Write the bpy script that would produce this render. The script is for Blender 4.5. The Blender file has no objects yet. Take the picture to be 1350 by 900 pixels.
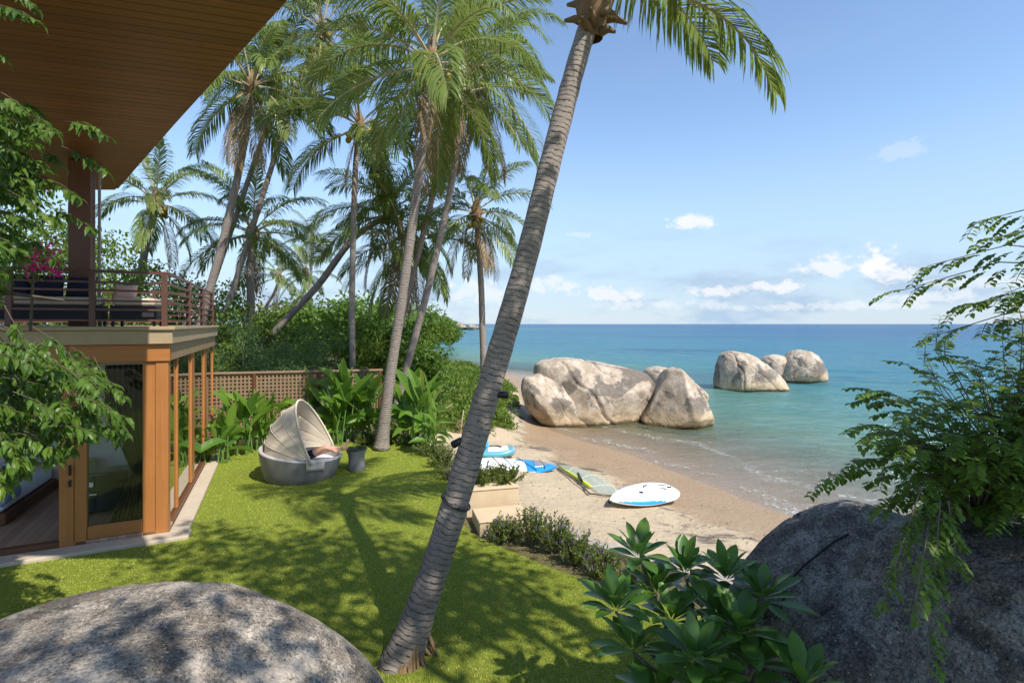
import bpy, bmesh, math, random
import numpy as np
from mathutils import Vector, Matrix, noise

random.seed(7); np.random.seed(7)
R = math.radians
SC = bpy.context.scene
COL = SC.collection

# ------------------------------------------------------------------ camera, sky, sun
FPX, HY, CZ = 700.0, 427.0, 3.4           # focal length in photo pixels, horizon row, eye height
SUN_AZ, SUN_EL = R(45), R(50)             # sun behind the viewer's right shoulder
SUNV = Vector((math.cos(SUN_EL)*math.sin(SUN_AZ), -math.cos(SUN_EL)*math.cos(SUN_AZ), math.sin(SUN_EL)))
cam = bpy.data.cameras.new('camera'); camo = bpy.data.objects.new('camera', cam); COL.objects.link(camo)
camo.location = (0, 0, CZ); camo.rotation_euler = (R(90), 0, 0)
cam.sensor_width = 36; cam.lens = 36*FPX/1350; cam.shift_y = -(450-HY)/1350
cam.clip_start = 0.05; cam.clip_end = 120000
SC.camera = camo
SC.view_settings.view_transform = 'Standard'; SC.view_settings.look = 'None'
SC.view_settings.exposure = 0.62; SC.view_settings.gamma = 1
SC.render.engine = 'CYCLES'
SC.cycles.max_bounces = 8; SC.cycles.transparent_max_bounces = 16
SC.cycles.use_denoising = True
SC.cycles.sample_clamp_indirect = 6


class NT:
    """small helper to write node trees"""
    def __init__(s, tree):
        s.t = tree; s.t.nodes.clear()
    def n(s, typ, props=None, **ins):
        nd = s.t.nodes.new(typ)
        for k, v in (props or {}).items(): setattr(nd, k, v)
        for k, v in ins.items():
            key = k.replace('_', ' ')
            sock = nd.inputs[int(k[1:])] if (k[0] == 'i' and k[1:].isdigit()) else nd.inputs[key]
            s.put(sock, v)
        return nd
    def put(s, sock, v):
        if isinstance(v, bpy.types.NodeSocket): s.t.links.new(v, sock)
        elif isinstance(v, bpy.types.Node): s.t.links.new(v.outputs[0], sock)
        else: sock.default_value = v
    def m(s, op, a, b=0.0, c=0.0, clamp=False):
        nd = s.t.nodes.new('ShaderNodeMath'); nd.operation = op; nd.use_clamp = clamp
        s.put(nd.inputs[0], a); s.put(nd.inputs[1], b); s.put(nd.inputs[2], c)
        return nd.outputs[0]
    def sstep(s, x, lo, hi):
        nd = s.t.nodes.new('ShaderNodeMapRange'); nd.interpolation_type = 'SMOOTHSTEP'
        s.put(nd.inputs[0], x); s.put(nd.inputs[1], lo); s.put(nd.inputs[2], hi)
        return nd.outputs[0]
    def mix(s, f, a, b, typ='MIX'):
        nd = s.t.nodes.new('ShaderNodeMix'); nd.data_type = 'RGBA'; nd.blend_type = typ
        s.put(nd.inputs[0], f)
        for i, v in ((6, a), (7, b)):
            if isinstance(v, tuple) and len(v) == 3: v = (*v, 1)
            s.put(nd.inputs[i], v)
        return nd.outputs[2]
    def noise(s, vec, scale, detail=4, rough=.55, dist=0.0):
        nd = s.t.nodes.new('ShaderNodeTexNoise')
        if vec is not None: s.put(nd.inputs['Vector'], vec)
        nd.inputs['Scale'].default_value = scale; nd.inputs['Detail'].default_value = detail
        nd.inputs['Roughness'].default_value = rough; nd.inputs['Distortion'].default_value = dist
        return nd.outputs[0]
    def ramp(s, f, stops):
        nd = s.t.nodes.new('ShaderNodeValToRGB'); s.put(nd.inputs[0], f)
        el = nd.color_ramp.elements
        while len(el) < len(stops): el.new(.5)
        for e, (p, c) in zip(el, stops):
            e.position = p; e.color = (*c, 1) if len(c) == 3 else c
        return nd.outputs[0]
    def attr(s, name):
        nd = s.t.nodes.new('ShaderNodeAttribute'); nd.attribute_name = name
        return nd.outputs['Fac']
    def pos(s, obj=False):
        if obj: return s.t.nodes.new('ShaderNodeTexCoord').outputs['Object']
        return s.t.nodes.new('ShaderNodeNewGeometry').outputs['Position']
    def scale(s, vec, sc):
        nd = s.t.nodes.new('ShaderNodeMapping'); s.put(nd.inputs[0], vec); nd.inputs['Scale'].default_value = sc
        return nd.outputs[0]
    def bump(s, h, strength=.3, dist=.02):
        nd = s.t.nodes.new('ShaderNodeBump'); s.put(nd.inputs['Height'], h)
        nd.inputs['Strength'].default_value = strength; nd.inputs['Distance'].default_value = dist
        return nd.outputs[0]


# ---- world: clear blue sky with small cumulus low over the sea
W = bpy.data.worlds.new('World'); SC.world = W; W.use_nodes = True
g = NT(W.node_tree)
sky = g.n('ShaderNodeTexSky', {'sky_type': 'NISHITA', 'sun_disc': False, 'sun_elevation': SUN_EL,
                               'sun_rotation': math.pi - SUN_AZ, 'air_density': 1.0, 'dust_density': .15, 'ozone_density': 2.2, 'altitude': 0})
dirv = g.t.nodes.new('ShaderNodeTexCoord').outputs['Generated']
sep = g.n('ShaderNodeSeparateXYZ', None, Vector=dirv)
dx, dy, dz = sep.outputs
nb = g.noise(g.scale(dirv, (1, 1, 1.5)), 34, 6, .6)
nw = g.noise(g.scale(dirv, (1, 1, 3.5)), 4.0, 5, .6)
cl = 0.0
def puff(px, py, rx, ry, amp, soft=.16, cut=.62):
    v = Vector(((px-675)/FPX, 1, (HY-py)/FPX)).normalized()
    az = math.atan2(v.x, v.y); el = math.asin(v.z)
    a = g.m('SUBTRACT', g.m('ARCTAN2', dx, dy), az); e = g.m('SUBTRACT', dz, v.z)
    q = g.m('ADD', g.m('POWER', g.m('DIVIDE', a, rx/FPX), 2), g.m('POWER', g.m('DIVIDE', e, ry/FPX), 2))
    b = g.m('MULTIPLY', g.m('EXPONENT', g.m('MULTIPLY', q, -1)), .62)
    return g.m('MULTIPLY', g.sstep(g.m('ADD', b, g.m('MULTIPLY', g.m('MULTIPLY', g.m('SUBTRACT', nb, .5), 1.8), g.m('MULTIPLY', b, 3.2, 0, True))), .24, .56), amp)
for a in [(1160, 344, 24, 24, 1), (1168, 362, 30, 12, .8), (1092, 352, 34, 16, .75), (910, 293, 36, 10, .85), (800, 388, 60, 12, .7), (730, 375, 40, 14, .6),
          (950, 383, 50, 9, .75), (1030, 378, 40, 9, .8), (1230, 392, 60, 8, .6), (1185, 197, 34, 12, .22), (768, 309, 22, 5, .3), (870, 402, 90, 8, .45), (1090, 404, 120, 7, .5), (640, 385, 60, 20, .6), (1300, 372, 50, 8, .5)]:
    p_ = puff(*a); cl = p_ if isinstance(cl, float) else g.m('MAXIMUM', cl, p_)
lowband = g.m('MULTIPLY', g.m('SUBTRACT', 1.0, g.sstep(dz, .02, .36)), g.m('ADD', .82, g.m('MULTIPLY', g.sstep(nw, .45, .7), .28)))
veil = g.m('MULTIPLY', g.sstep(g.noise(g.scale(dirv, (1, 1, 4)), 2.3, 6, .6), .5, .8), .16)
soft = g.m('MAXIMUM', g.m('MAXIMUM', lowband, veil), 0.0)
c1 = g.mix(soft, sky.outputs[0], (2.15, 2.85, 3.7))
c2 = g.mix(cl, c1, (4.3, 4.35, 4.5))
bg = g.n('ShaderNodeBackground', None, Color=c2, Strength=.15)
g.n('ShaderNodeOutputWorld', None, Surface=bg)

sun = bpy.data.lights.new('sun', 'SUN'); sun.energy = 4.2; sun.angle = R(.6); sun.color = (1, .95, .86)
suno = bpy.data.objects.new('sun', sun); COL.objects.link(suno); suno.location = (10, -20, 30)
suno.rotation_euler = (-SUNV).to_track_quat('-Z', 'Y').to_euler()


# ------------------------------------------------------------------ helpers
def P(px, py, d):  # point of the photo's pixel at distance d
    return Vector(((px-675)/FPX*d, d, CZ-(py-HY)/FPX*d))
def G(px, py, z=0.0):  # point of the photo's pixel on the level z
    return P(px, py, (CZ-z)*FPX/(py-HY))

class MB:
    """mesh collector: adds shapes, links them as one mesh object"""
    def __init__(s): s.v = []; s.f = []; s.a = []; s.mi = []; s.n = 0
    def add(s, v, f, tint=0.5, m=0):
        v = np.asarray(v, dtype=float).reshape(-1, 3)
        s.v.append(v)
        if isinstance(f, np.ndarray): f = [f]
        else:
            by = {}
            for q in f: by.setdefault(len(q), []).append(q)
            f = [np.array(x, dtype=np.int64) for x in by.values()]
        for q in f:
            s.f.append(q+s.n); s.mi.append(np.full(len(q), m, dtype=np.int32))
        t = np.asarray(tint, dtype=float)
        s.a.append(np.full(len(v), float(t)) if t.ndim == 0 else t)
        s.n += len(v); return s
    def box(s, lo, hi, M=None, tint=.5, m=0):
        x0, y0, z0 = lo; x1, y1, z1 = hi
        v = np.array([(x0,y0,z0),(x1,y0,z0),(x1,y1,z0),(x0,y1,z0),(x0,y0,z1),(x1,y0,z1),(x1,y1,z1),(x0,y1,z1)], dtype=float)
        if M is not None: v = M(v)
        return s.add(v, [(0,3,2,1),(4,5,6,7),(0,1,5,4),(1,2,6,5),(2,3,7,6),(3,0,4,7)], tint, m)
    def rbox(s, lo, hi, r, M=None, seg=3, m=0):  # rounded box
        bm = bmesh.new(); bmesh.ops.create_cube(bm, size=1)
        lo = Vector(lo); hi = Vector(hi)
        for v in bm.verts: v.co = Vector([(lo[i]+hi[i])/2+v.co[i]*(hi[i]-lo[i]) for i in range(3)])
        bmesh.ops.bevel(bm, geom=bm.edges[:], offset=r, segments=seg, profile=.5, affect='EDGES')
        bm.verts.index_update()
        v = np.array([v.co[:] for v in bm.verts]); f = [[q.index for q in p.verts] for p in bm.faces]; bm.free()
        if M is not None: v = M(v)
        return s.add(v, f, .5, m)
    def tube(s, pts, rad, n=8, cap=True, tint=.5, m=0, vlen=False):
        pts = [Vector(p) for p in pts]; k = len(pts)
        if not hasattr(rad, '__len__'): rad = [rad]*k
        ref = Vector((0, 0, 1)); V = []; T = []; L = 0
        tg0 = (pts[1]-pts[0]).normalized()
        ref = Vector((1, 0, 0)) if abs(tg0.z) > .7 else Vector((0, 0, 1))
        for i, p in enumerate(pts):
            tg = (pts[min(i+1, k-1)]-pts[max(i-1, 0)]).normalized()
            a = tg.cross(ref); a.normalize(); b = a.cross(tg); ref = b if abs(b.dot(tg)) < .9 else ref
            ref = b
            if i: L += (p-pts[i-1]).length
            for j in range(n):
                w = 2*math.pi*j/n
                V.append(p+(a*math.cos(w)+b*math.sin(w))*rad[i]); T.append(L if vlen else tint)
        F = [(i*n+j, i*n+(j+1) % n, (i+1)*n+(j+1) % n, (i+1)*n+j) for i in range(k-1) for j in range(n)]
        if cap: F += [tuple(range(n))[::-1], tuple((k-1)*n+j for j in range(n))]
        return s.add(np.array([v[:] for v in V]), F, np.array(T), m)
    def lathe(s, prof, c=(0, 0, 0), n=32, sx=1, sy=1, m=0, zf=None):
        V = []; c = Vector(c)
        for r, z in prof:
            for j in range(n):
                w = 2*math.pi*j/n; x = math.cos(w)*r*sx; y = math.sin(w)*r*sy
                V.append((c.x+x, c.y+y, c.z+(zf(x, y, z) if zf else z)))
        k = len(prof)
        F = [(i*n+j, i*n+(j+1) % n, (i+1)*n+(j+1) % n, (i+1)*n+j) for i in range(k-1) for j in range(n)]
        return s.add(V, F, .5, m)
    def grid(s, V, nu, nv, m=0, tint=.5):  # V: nu*nv points
        F = [(i*nv+j, i*nv+j+1, (i+1)*nv+j+1, (i+1)*nv+j) for i in range(nu-1) for j in range(nv-1)]
        return s.add(V, F, tint, m)
    def prism(s, poly, z0, z1, m=0):
        n = len(poly)
        V = [(x, y, z0) for x, y in poly]+[(x, y, z1) for x, y in poly]
        F = [tuple(range(n))[::-1], tuple(range(n, 2*n))]+[(i, (i+1) % n, n+(i+1) % n, n+i) for i in range(n)]
        return s.add(V, F, .5, m)
    def leaves(s, pos, d, up, L, Wd, fold=.25, bend=.0, tint=None, m=0, hi=False):
        """pointed leaves, two folded triangles each side of the midrib"""
        pos = np.asarray(pos, float); n = len(pos)
        d = np.asarray(d, float); d = d/np.linalg.norm(d, axis=1, keepdims=True)
        up = np.asarray(up, float); sd = np.cross(d, up); sd /= np.linalg.norm(sd, axis=1, keepdims=True)+1e-9
        nn = np.cross(sd, d)
        L = np.broadcast_to(np.asarray(L, float), (n,))[:, None]; Wd = np.broadcast_to(np.asarray(Wd, float), (n,))[:, None]
        if hi:
            m1 = pos+d*L*.30+nn*L*bend*.3; m2 = pos+d*L*.66; tip = pos+d*L-nn*L*bend
            l1 = m1+sd*Wd*.5+nn*Wd*fold; r1 = m1-sd*Wd*.5+nn*Wd*fold; l2 = m2+sd*Wd*.40+nn*Wd*fold*.8; r2 = m2-sd*Wd*.40+nn*Wd*fold*.8
            V = np.stack([pos, m1, m2, tip, l1, r1, l2, r2], 1).reshape(-1, 3); o = np.arange(n)[:, None]*8
            t = np.random.rand(n) if tint is None else np.broadcast_to(np.asarray(tint, float), (n,))
            T3 = np.concatenate([o+np.array([[0, 1, 4]]), o+np.array([[0, 5, 1]]), o+np.array([[2, 3, 6]]), o+np.array([[2, 7, 3]])]); Q4 = np.concatenate([o+np.array([[1, 2, 6, 4]]), o+np.array([[1, 5, 7, 2]])])
            s.add(V, T3, np.repeat(t, 8), m); s.f.append(Q4+s.n-len(V)); s.mi.append(np.full(len(Q4), m, dtype=np.int32)); return s
        b = pos; m1 = pos+d*L*.42+nn*L*bend*.35; tip = pos+d*L-nn*L*bend
        l = m1+sd*Wd*.5+nn*Wd*fold; r = m1-sd*Wd*.5+nn*Wd*fold
        V = np.stack([b, l, tip, r, m1], 1).reshape(-1, 3)
        o = np.arange(n)[:, None]*5
        F = np.concatenate([o+np.array([[0, 4, 1]]), o+np.array([[1, 4, 2]]), o+np.array([[0, 3, 4]]), o+np.array([[3, 2, 4]])])
        t = np.random.rand(n) if tint is None else np.broadcast_to(np.asarray(tint, float), (n,))
        return s.add(V, F, np.repeat(t, 5), m)
    def build(s, name, mats, parent=None, smooth=False, loc=None):
        me = bpy.data.meshes.new(name)
        V = np.concatenate(s.v)
        if loc is not None: V = V-np.array(loc)
        me.vertices.add(len(V)); me.vertices.foreach_set('co', V.astype(np.float32).ravel())
        nl = sum(q.size for q in s.f); npoly = sum(len(q) for q in s.f)
        me.loops.add(nl); me.polygons.add(npoly)
        me.loops.foreach_set('vertex_index', np.concatenate([q.ravel() for q in s.f]).astype(np.int32))
        cnt = np.concatenate([np.full(len(q), q.shape[1]) for q in s.f])
        me.polygons.foreach_set('loop_start', np.concatenate([[0], np.cumsum(cnt)[:-1]]).astype(np.int32))
        me.polygons.foreach_set('material_index', np.concatenate(s.mi))
        me.polygons.foreach_set('use_smooth', np.full(npoly, bool(smooth)))
        at = me.attributes.new('tint', 'FLOAT', 'POINT'); at.data.foreach_set('value', np.concatenate(s.a).astype(np.float32))
        me.update(calc_edges=True); me.validate()
        for mt in (mats if isinstance(mats, (list, tuple)) else [mats]): me.materials.append(mt)
        o = bpy.data.objects.new(name, me); COL.objects.link(o)
        if loc is not None: o.location = loc
        if parent is not None:
            o.parent = parent; o.matrix_parent_inverse = Matrix.Translation(-Vector(parent.location)) if loc is None else Matrix.Identity(4)
            if loc is not None: o.location = Vector(loc)-Vector(parent.location)
        return o

def tag(o, label=None, cat=None, group=None, kind=None):
    if label: o['label'] = label
    if cat: o['category'] = cat
    if group: o['group'] = group
    if kind: o['kind'] = kind
    return o
def thing(name, loc, label, cat, group=None):
    o = bpy.data.objects.new(name, None); COL.objects.link(o); o.location = loc
    o.empty_display_size = .2
    return tag(o, label, cat, group)

# numpy 2D helpers
def inside(poly, x, y):
    r = np.zeros(x.shape, bool); n = len(poly)
    for i in range(n):
        x0, y0 = poly[i]; x1, y1 = poly[(i+1) % n]
        c = (y0 > y) != (y1 > y)
        if y1 == y0: continue
        r ^= c & (x < (x1-x0)*(y-y0)/(y1-y0)+x0)
    return r
def pdist(line, x, y):
    b = np.full(x.shape, 1e18)
    for (x0, y0), (x1, y1) in zip(line[:-1], line[1:]):
        ex, ey = x1-x0, y1-y0; t = np.clip(((x-x0)*ex+(y-y0)*ey)/(ex*ex+ey*ey), 0, 1)
        b = np.minimum(b, (x-x0-t*ex)**2+(y-y0-t*ey)**2)
    return np.sqrt(b)
def sst(x, a, b):
    t = np.clip((x-a)/(b-a), 0, 1); return t*t*(3-2*t)
def vnoise(x, y, s, seed=0):
    r = np.random.RandomState(seed).rand(64, 64)
    u, v = x/s, y/s; i = np.floor(u).astype(int); j = np.floor(v).astype(int); fu = u-i; fv = v-j
    fu = fu*fu*(3-2*fu); fv = fv*fv*(3-2*fv)
    q = lambda a, b: r[a % 64, b % 64]
    return (q(i, j)*(1-fu)+q(i+1, j)*fu)*(1-fv)+(q(i, j+1)*(1-fu)+q(i+1, j+1)*fu)*fv

# ------------------------------------------------------------------ materials
def mat(name, f):
    m = bpy.data.materials.new(name); m.use_nodes = True; t = NT(m.node_tree); f(t); return m
def out(t, sh, **k): t.n('ShaderNodeOutputMaterial', None, Surface=sh)
def pbsdf(t, col, rough=.6, normal=None, spec=.4, **k):
    if isinstance(col, tuple): col = (*col[:3], 1)
    nd = t.n('ShaderNodeBsdfPrincipled', None, Base_Color=col, Roughness=rough)
    nd.inputs['Specular IOR Level'].default_value = spec
    if normal is not None: t.put(nd.inputs['Normal'], normal)
    for a, b in k.items(): t.put(nd.inputs[a.replace('_', ' ')], b)
    return nd
def plain(name, col, rough=.5, var=.12, spec=.4, sc=6.0, bumpk=.1, metal=0.0):
    def f(t):
        p = t.pos(True); n = t.noise(p, sc, 5); nf = t.noise(p, sc*9, 3)
        c = t.mix(t.m('ADD', t.m('MULTIPLY', n, .7), t.m('MULTIPLY', nf, .3)), tuple(x*(1-var*2) for x in col), tuple(min(1, x*(1+var*2)) for x in col))
        out(t, pbsdf(t, c, rough, t.bump(nf, bumpk, .01), spec, Metallic=metal))
    return mat(name, f)
def leafmat(name, a, b, c=None, trans=.35, rough=.38, spec=.5, far=False):
    """a: dark, b: light, c: odd yellow ones"""
    def f(t):
        ti = t.attr('tint')
        stops = [(0, a), (.8, b)]+([(.93, b), (1, c)] if c else [])
        col = t.ramp(ti, stops)
        col = t.mix(t.m('MULTIPLY', t.noise(t.pos(), 1.3 if not far else .5, 3), .5), col, tuple(x*.55 for x in a))
        p = pbsdf(t, col, rough, None, spec)
        tc = t.mix(.5, col, tuple(min(1, x*1.6+.02) for x in b), 'MIX')
        tr = t.n('ShaderNodeBsdfTranslucent', None, Color=tc)
        out(t, t.n('ShaderNodeMixShader', None, i0=trans, i1=p, i2=tr))
    return mat(name, f)

def _wood(name, dark, light, axis=(1, 1, 14), rough=.45, plank=None):
    def f(t):
        p = t.pos(True)
        n = t.noise(t.scale(p, axis), 3, 6, .6, .4); n2 = t.noise(p, 1.2, 3)
        c = t.mix(n, dark, light); c = t.mix(t.m('MULTIPLY', n2, .35), c, tuple(x*.6 for x in dark))
        out(t, pbsdf(t, c, rough, t.bump(n, .12, .01), .4))
    return mat(name, f)
M = {}
M['wood'] = _wood('orange_teak', (.29, .105, .025), (.49, .205, .06), (7, 7, .6))
M['wood_h'] = _wood('orange_teak_beam', (.29, .105, .025), (.49, .205, .06), (.7, .7, 9))
M['wood_dark'] = _wood('dark_teak', (.10, .035, .016), (.17, .07, .03), (6, 6, .6), .4)
M['rail'] = _wood('brown_rail', (.085, .035, .024), (.15, .07, .05), (1, 1, 1), .4)
M['fascia'] = plain('tan_render', (.34, .25, .15), .7, .10)
M['curb'] = plain('pale_curb', (.44, .36, .27), .8, .12, .3, 9)
M['sandstone'] = plain('sandstone_render', (.55, .42, .27), .8, .12, .3, 5, .2)
M['wallw'] = plain('grey_wall', (.60, .60, .58), .7, .05)
M['black'] = plain('black_plastic', (.015, .015, .017), .4, .2)
M['darkbox'] = plain('dark_lacquer', (.02, .026, .026), .15, .2, .6)
M['white'] = plain('white_plastic', (.80, .80, .80), .35, .02)
M['linen'] = plain('white_linen', (.68, .70, .78), .9, .06, .2, 4, .4)
M['navy'] = plain('navy_cloth', (.02, .022, .045), .9, .2, .2)
M['beige'] = plain('beige_cloth', (.50, .42, .32), .9, .1, .2)
M['pink'] = plain('pale_pink_cloth', (.62, .38, .30), .9, .1, .2)
M['curtain'] = plain('dark_curtain', (.085, .065, .05), .9, .2, .2)
M['skin'] = plain('skin', (.60, .33, .22), .55, .06, .4)
M['coconut'] = plain('coconut_husk', (.30, .24, .035), .5, .3, .4)
M['husk'] = plain('dry_fibre', (.20, .13, .07), .9, .35, .2, 8, .5)
M['deadstalk'] = plain('pale_stalk', (.36, .30, .19), .8, .2, .3)
M['bark'] = plain('brown_bark', (.10, .075, .055), .85, .35, .2, 8, .6)
M['limb'] = plain('grey_green_stem', (.13, .11, .08), .7, .25, .3, 10, .4)
M['stemgreen'] = plain('green_stem', (.10, .19, .04), .5, .2)
M['flower'] = leafmat('magenta_bract', (.50, .01, .16), (.75, .03, .32), None, .35)

def _soffit(t):
    p = t.pos()
    sp = t.n('ShaderNodeSeparateXYZ', None, Vector=p)
    th = R(17)
    w = t.m('ADD', t.m('MULTIPLY', sp.outputs[0], -math.sin(th)), t.m('MULTIPLY', sp.outputs[1], math.cos(th)))
    u = t.m('ADD', t.m('MULTIPLY', sp.outputs[0], math.cos(th)), t.m('MULTIPLY', sp.outputs[1], math.sin(th)))
    k = t.m('DIVIDE', w, .13); fr = t.m('FRACT', k); idn = t.m('FLOOR', k)
    groove = t.m('SUBTRACT', 1.0, t.sstep(t.m('ABSOLUTE', t.m('SUBTRACT', fr, .5)), .44, .49))
    cv = t.n('ShaderNodeCombineXYZ', None, X=t.m('MULTIPLY', u, .5), Y=t.m('MULTIPLY', w, 16), Z=idn)
    n = t.noise(cv, 1.5, 5, .6)
    wn = t.n('ShaderNodeTexWhiteNoise', {'noise_dimensions': '1D'}, W=idn)
    c = t.mix(n, (.17, .062, .017), (.30, .12, .035))
    c = t.mix(t.m('MULTIPLY', wn.outputs[0], .6), c, (.13, .055, .016))
    c = t.mix(groove, (.03, .013, .006), c)
    out(t, pbsdf(t, c, .42, t.bump(groove, .6, .01), .4))
M['soffit'] = mat('plank_soffit', _soffit)

def _floor(t):
    p = t.pos(); sp = t.n('ShaderNodeSeparateXYZ', None, Vector=p)
    w = t.m('ADD', t.m('MULTIPLY', sp.outputs[0], .9), t.m('MULTIPLY', sp.outputs[1], .436))
    k = t.m('DIVIDE', w, .12); fr = t.m('FRACT', k)
    gr = t.m('SUBTRACT', 1.0, t.sstep(t.m('ABSOLUTE', t.m('SUBTRACT', fr, .5)), .46, .495))
    wn = t.n('ShaderNodeTexWhiteNoise', {'noise_dimensions': '1D'}, W=t.m('FLOOR', k))
    c = t.mix(wn.outputs[0], (.36, .215, .14), (.50, .33, .22)); c = t.mix(gr, (.06, .03, .02), c)
    c = t.mix(t.m('MULTIPLY', t.noise(p, 5, 4), .4), c, (.16, .085, .05))
    out(t, pbsdf(t, c, .4))
M['floor'] = mat('deck_floor', _floor)

def _glass(t):
    fr = t.n('ShaderNodeFresnel', None, IOR=1.5)
    a = t.n('ShaderNodeBsdfTransparent', None, Color=(.86, .9, .88, 1)); b = t.n('ShaderNodeBsdfGlossy', None, Roughness=.01)
    out(t, t.n('ShaderNodeMixShader', None, i0=t.m('MULTIPLY', fr, .8, 0, True), i1=a, i2=b))
M['glass'] = mat('window_glass', _glass)

def _terrain(t):
    p = t.pos(); z = t.n('ShaderNodeSeparateXYZ', None, Vector=p).outputs[2]
    n1 = t.noise(p, .8, 6, .6); n2 = t.noise(p, 7, 5, .65); n3 = t.noise(p, 60, 3)
    n4 = t.noise(t.scale(p, (.55, .9, 1)), 1.1, 7, .7)
    dry = t.mix(n2, (.40, .31, .205), (.60, .485, .34)); dry = t.mix(t.m('MULTIPLY', n1, .35), dry, (.42, .32, .21))
    dry = t.mix(t.sstep(n3, .62, .8), dry, (.33, .24, .15))
    dry = t.mix(t.m('MULTIPLY', t.sstep(n2, .64, .74), .55), dry, (.25, .18, .11))
    wet = t.mix(n4, (.29, .195, .115), (.41, .29, .18))
    hh = t.m('ADD', z, t.m('ADD', t.m('MULTIPLY', t.m('SUBTRACT', n1, .5), .30), t.m('MULTIPLY', t.m('SUBTRACT', n2, .5), .06)))
    wf = t.m('SUBTRACT', 1.0, t.sstep(hh, -1.44, -1.30))
    # dark weed left along the high-tide line
    weed = t.m('MULTIPLY', t.m('MULTIPLY', t.sstep(hh, -1.42, -1.34), t.m('SUBTRACT', 1.0, t.sstep(hh, -1.30, -1.20))), t.sstep(n4, .49, .58))
    c = t.mix(wf, dry, wet); c = t.mix(t.m('MULTIPLY', weed, .8), c, (.06, .052, .05))
    inl = t.attr('tint')
    soil = t.mix(n2, (.09, .085, .03), (.17, .14, .06))
    c = t.mix(t.sstep(t.m('ADD', inl, t.m('MULTIPLY', t.m('SUBTRACT', n2, .5), .5)), .35, .65), c, soil)
    h = t.m('ADD', t.m('MULTIPLY', n2, 1.0), t.m('MULTIPLY', n3, .25))
    rough = t.m('SUBTRACT', .9, t.m('MULTIPLY', wf, .38))
    out(t, pbsdf(t, c, rough, t.bump(h, .8, .09), .35))
M['terrain'] = mat('sand_and_soil', _terrain)

def _lawn(t):
    p = t.pos(); n1 = t.noise(p, .7, 5, .6); n2 = t.noise(p, 9, 4, .6); n3 = t.noise(t.scale(p, (1, .6, 1)), 120, 3, .7)
    c = t.mix(n2, (.21, .26, .024), (.33, .37, .048)); c = t.mix(t.m('MULTIPLY', t.sstep(n1, .4, .75), .5), c, (.25, .27, .045))
    c = t.mix(t.m('MULTIPLY', n3, .4), c, (.05, .10, .008))
    out(t, pbsdf(t, c, .8, t.bump(n3, .9, .03), .2))
M['lawn'] = mat('lawn_turf', _lawn)
def _grass(t):
    c = t.ramp(t.attr('tint'), [(0, (.21, .27, .026)), (.6, (.39, .435, .07)), (1, (.58, .52, .16))])
    n1 = t.noise(t.pos(), .7, 5, .6)
    c = t.mix(t.m('MULTIPLY', t.sstep(n1, .4, .75), .45), c, (.30, .31, .05))
    p = pbsdf(t, c, .6, None, .2); tr = t.n('ShaderNodeBsdfTranslucent', None, Color=c)
    out(t, t.n('ShaderNodeMixShader', None, i0=.4, i1=p, i2=tr))
M['grass'] = mat('grass_blades', _grass)

def _water(t):
    dep = t.attr('tint')                      # depth of the water in metres
    p = t.pos(); sp = t.n('ShaderNodeSeparateXYZ', None, Vector=p)
    dist = t.n('ShaderNodeVectorMath', {'operation': 'LENGTH'}, i0=p).outputs['Value']
    big = t.noise(t.scale(p, (.35, 1.0, 1)), .028, 4, .6)
    col = t.ramp(t.m('DIVIDE', dep, 9.0), [(0, (.17, .18, .09)), (.10, (.10, .215, .15)), (.25, (.045, .185, .195)), (.5, (.016, .14, .215)), (1, (.008, .088, .20))])
    col = t.mix(t.m('MULTIPLY', t.m('MULTIPLY', t.sstep(big, .5, .62), t.sstep(dist, 25, 60)), .55), col, (.006, .058, .13))
    # waves
    w1 = t.noise(t.scale(p, (.45, 1.0, 1)), 1.0, 7, .7); w2 = t.noise(t.scale(p, (.6, 1, 1)), 4.5, 4, .6); w3 = t.noise(t.scale(p, (.5, 1, 1)), .22, 3, .6)
    h = t.m('ADD', t.m('ADD', t.m('MULTIPLY', w1, .5), t.m('MULTIPLY', w2, .14)), t.m('MULTIPLY', w3, 1.2))
    nrm = t.bump(h, .9, .8)
    alpha = t.m('SUBTRACT', 1.0, t.m('EXPONENT', t.m('MULTIPLY', dep, -2.8)))
    # foam lines where the small waves run out on the sand
    fn = t.noise(p, .45, 4, .6); ff = t.noise(p, 7, 5, .7)
    d2 = t.m('ADD', dep, t.m('MULTIPLY', t.m('SUBTRACT', fn, .5), .22))
    def line(c0, wd): return t.m('SUBTRACT', 1.0, t.sstep(t.m('ABSOLUTE', t.m('SUBTRACT', d2, c0)), wd*.3, wd))
    fo = t.m('MAXIMUM', line(.04, .028), t.m('MULTIPLY', line(.16, .016), .9))
    fo = t.m('MULTIPLY', t.m('MULTIPLY', fo, .9), t.sstep(ff, .44, .62))
    fo = t.m('MULTIPLY', fo, t.sstep(t.noise(p, .3, 2), .36, .52))
    al = t.m('MAXIMUM', alpha, t.m('MULTIPLY', fo, .85))
    c = t.mix(fo, col, (.75, .75, .72))
    dif = t.n('ShaderNodeBsdfDiffuse', None, Color=c, Normal=nrm)
    base = t.n('ShaderNodeMixShader', None, i0=al, i1=t.n('ShaderNodeBsdfTransparent', None, Color=(1, 1, 1, 1)), i2=dif)
    gl = t.n('ShaderNodeBsdfGlossy', None, Roughness=.12, Normal=nrm, Color=(1, 1, 1, 1))
    fr = t.n('ShaderNodeFresnel', None, IOR=1.33, Normal=nrm)
    out(t, t.n('ShaderNodeMixShader', None, i0=t.m('MINIMUM', t.m('MULTIPLY', fr, .85), .30), i1=base, i2=gl))
M['water'] = mat('sea_water', _water)

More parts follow.
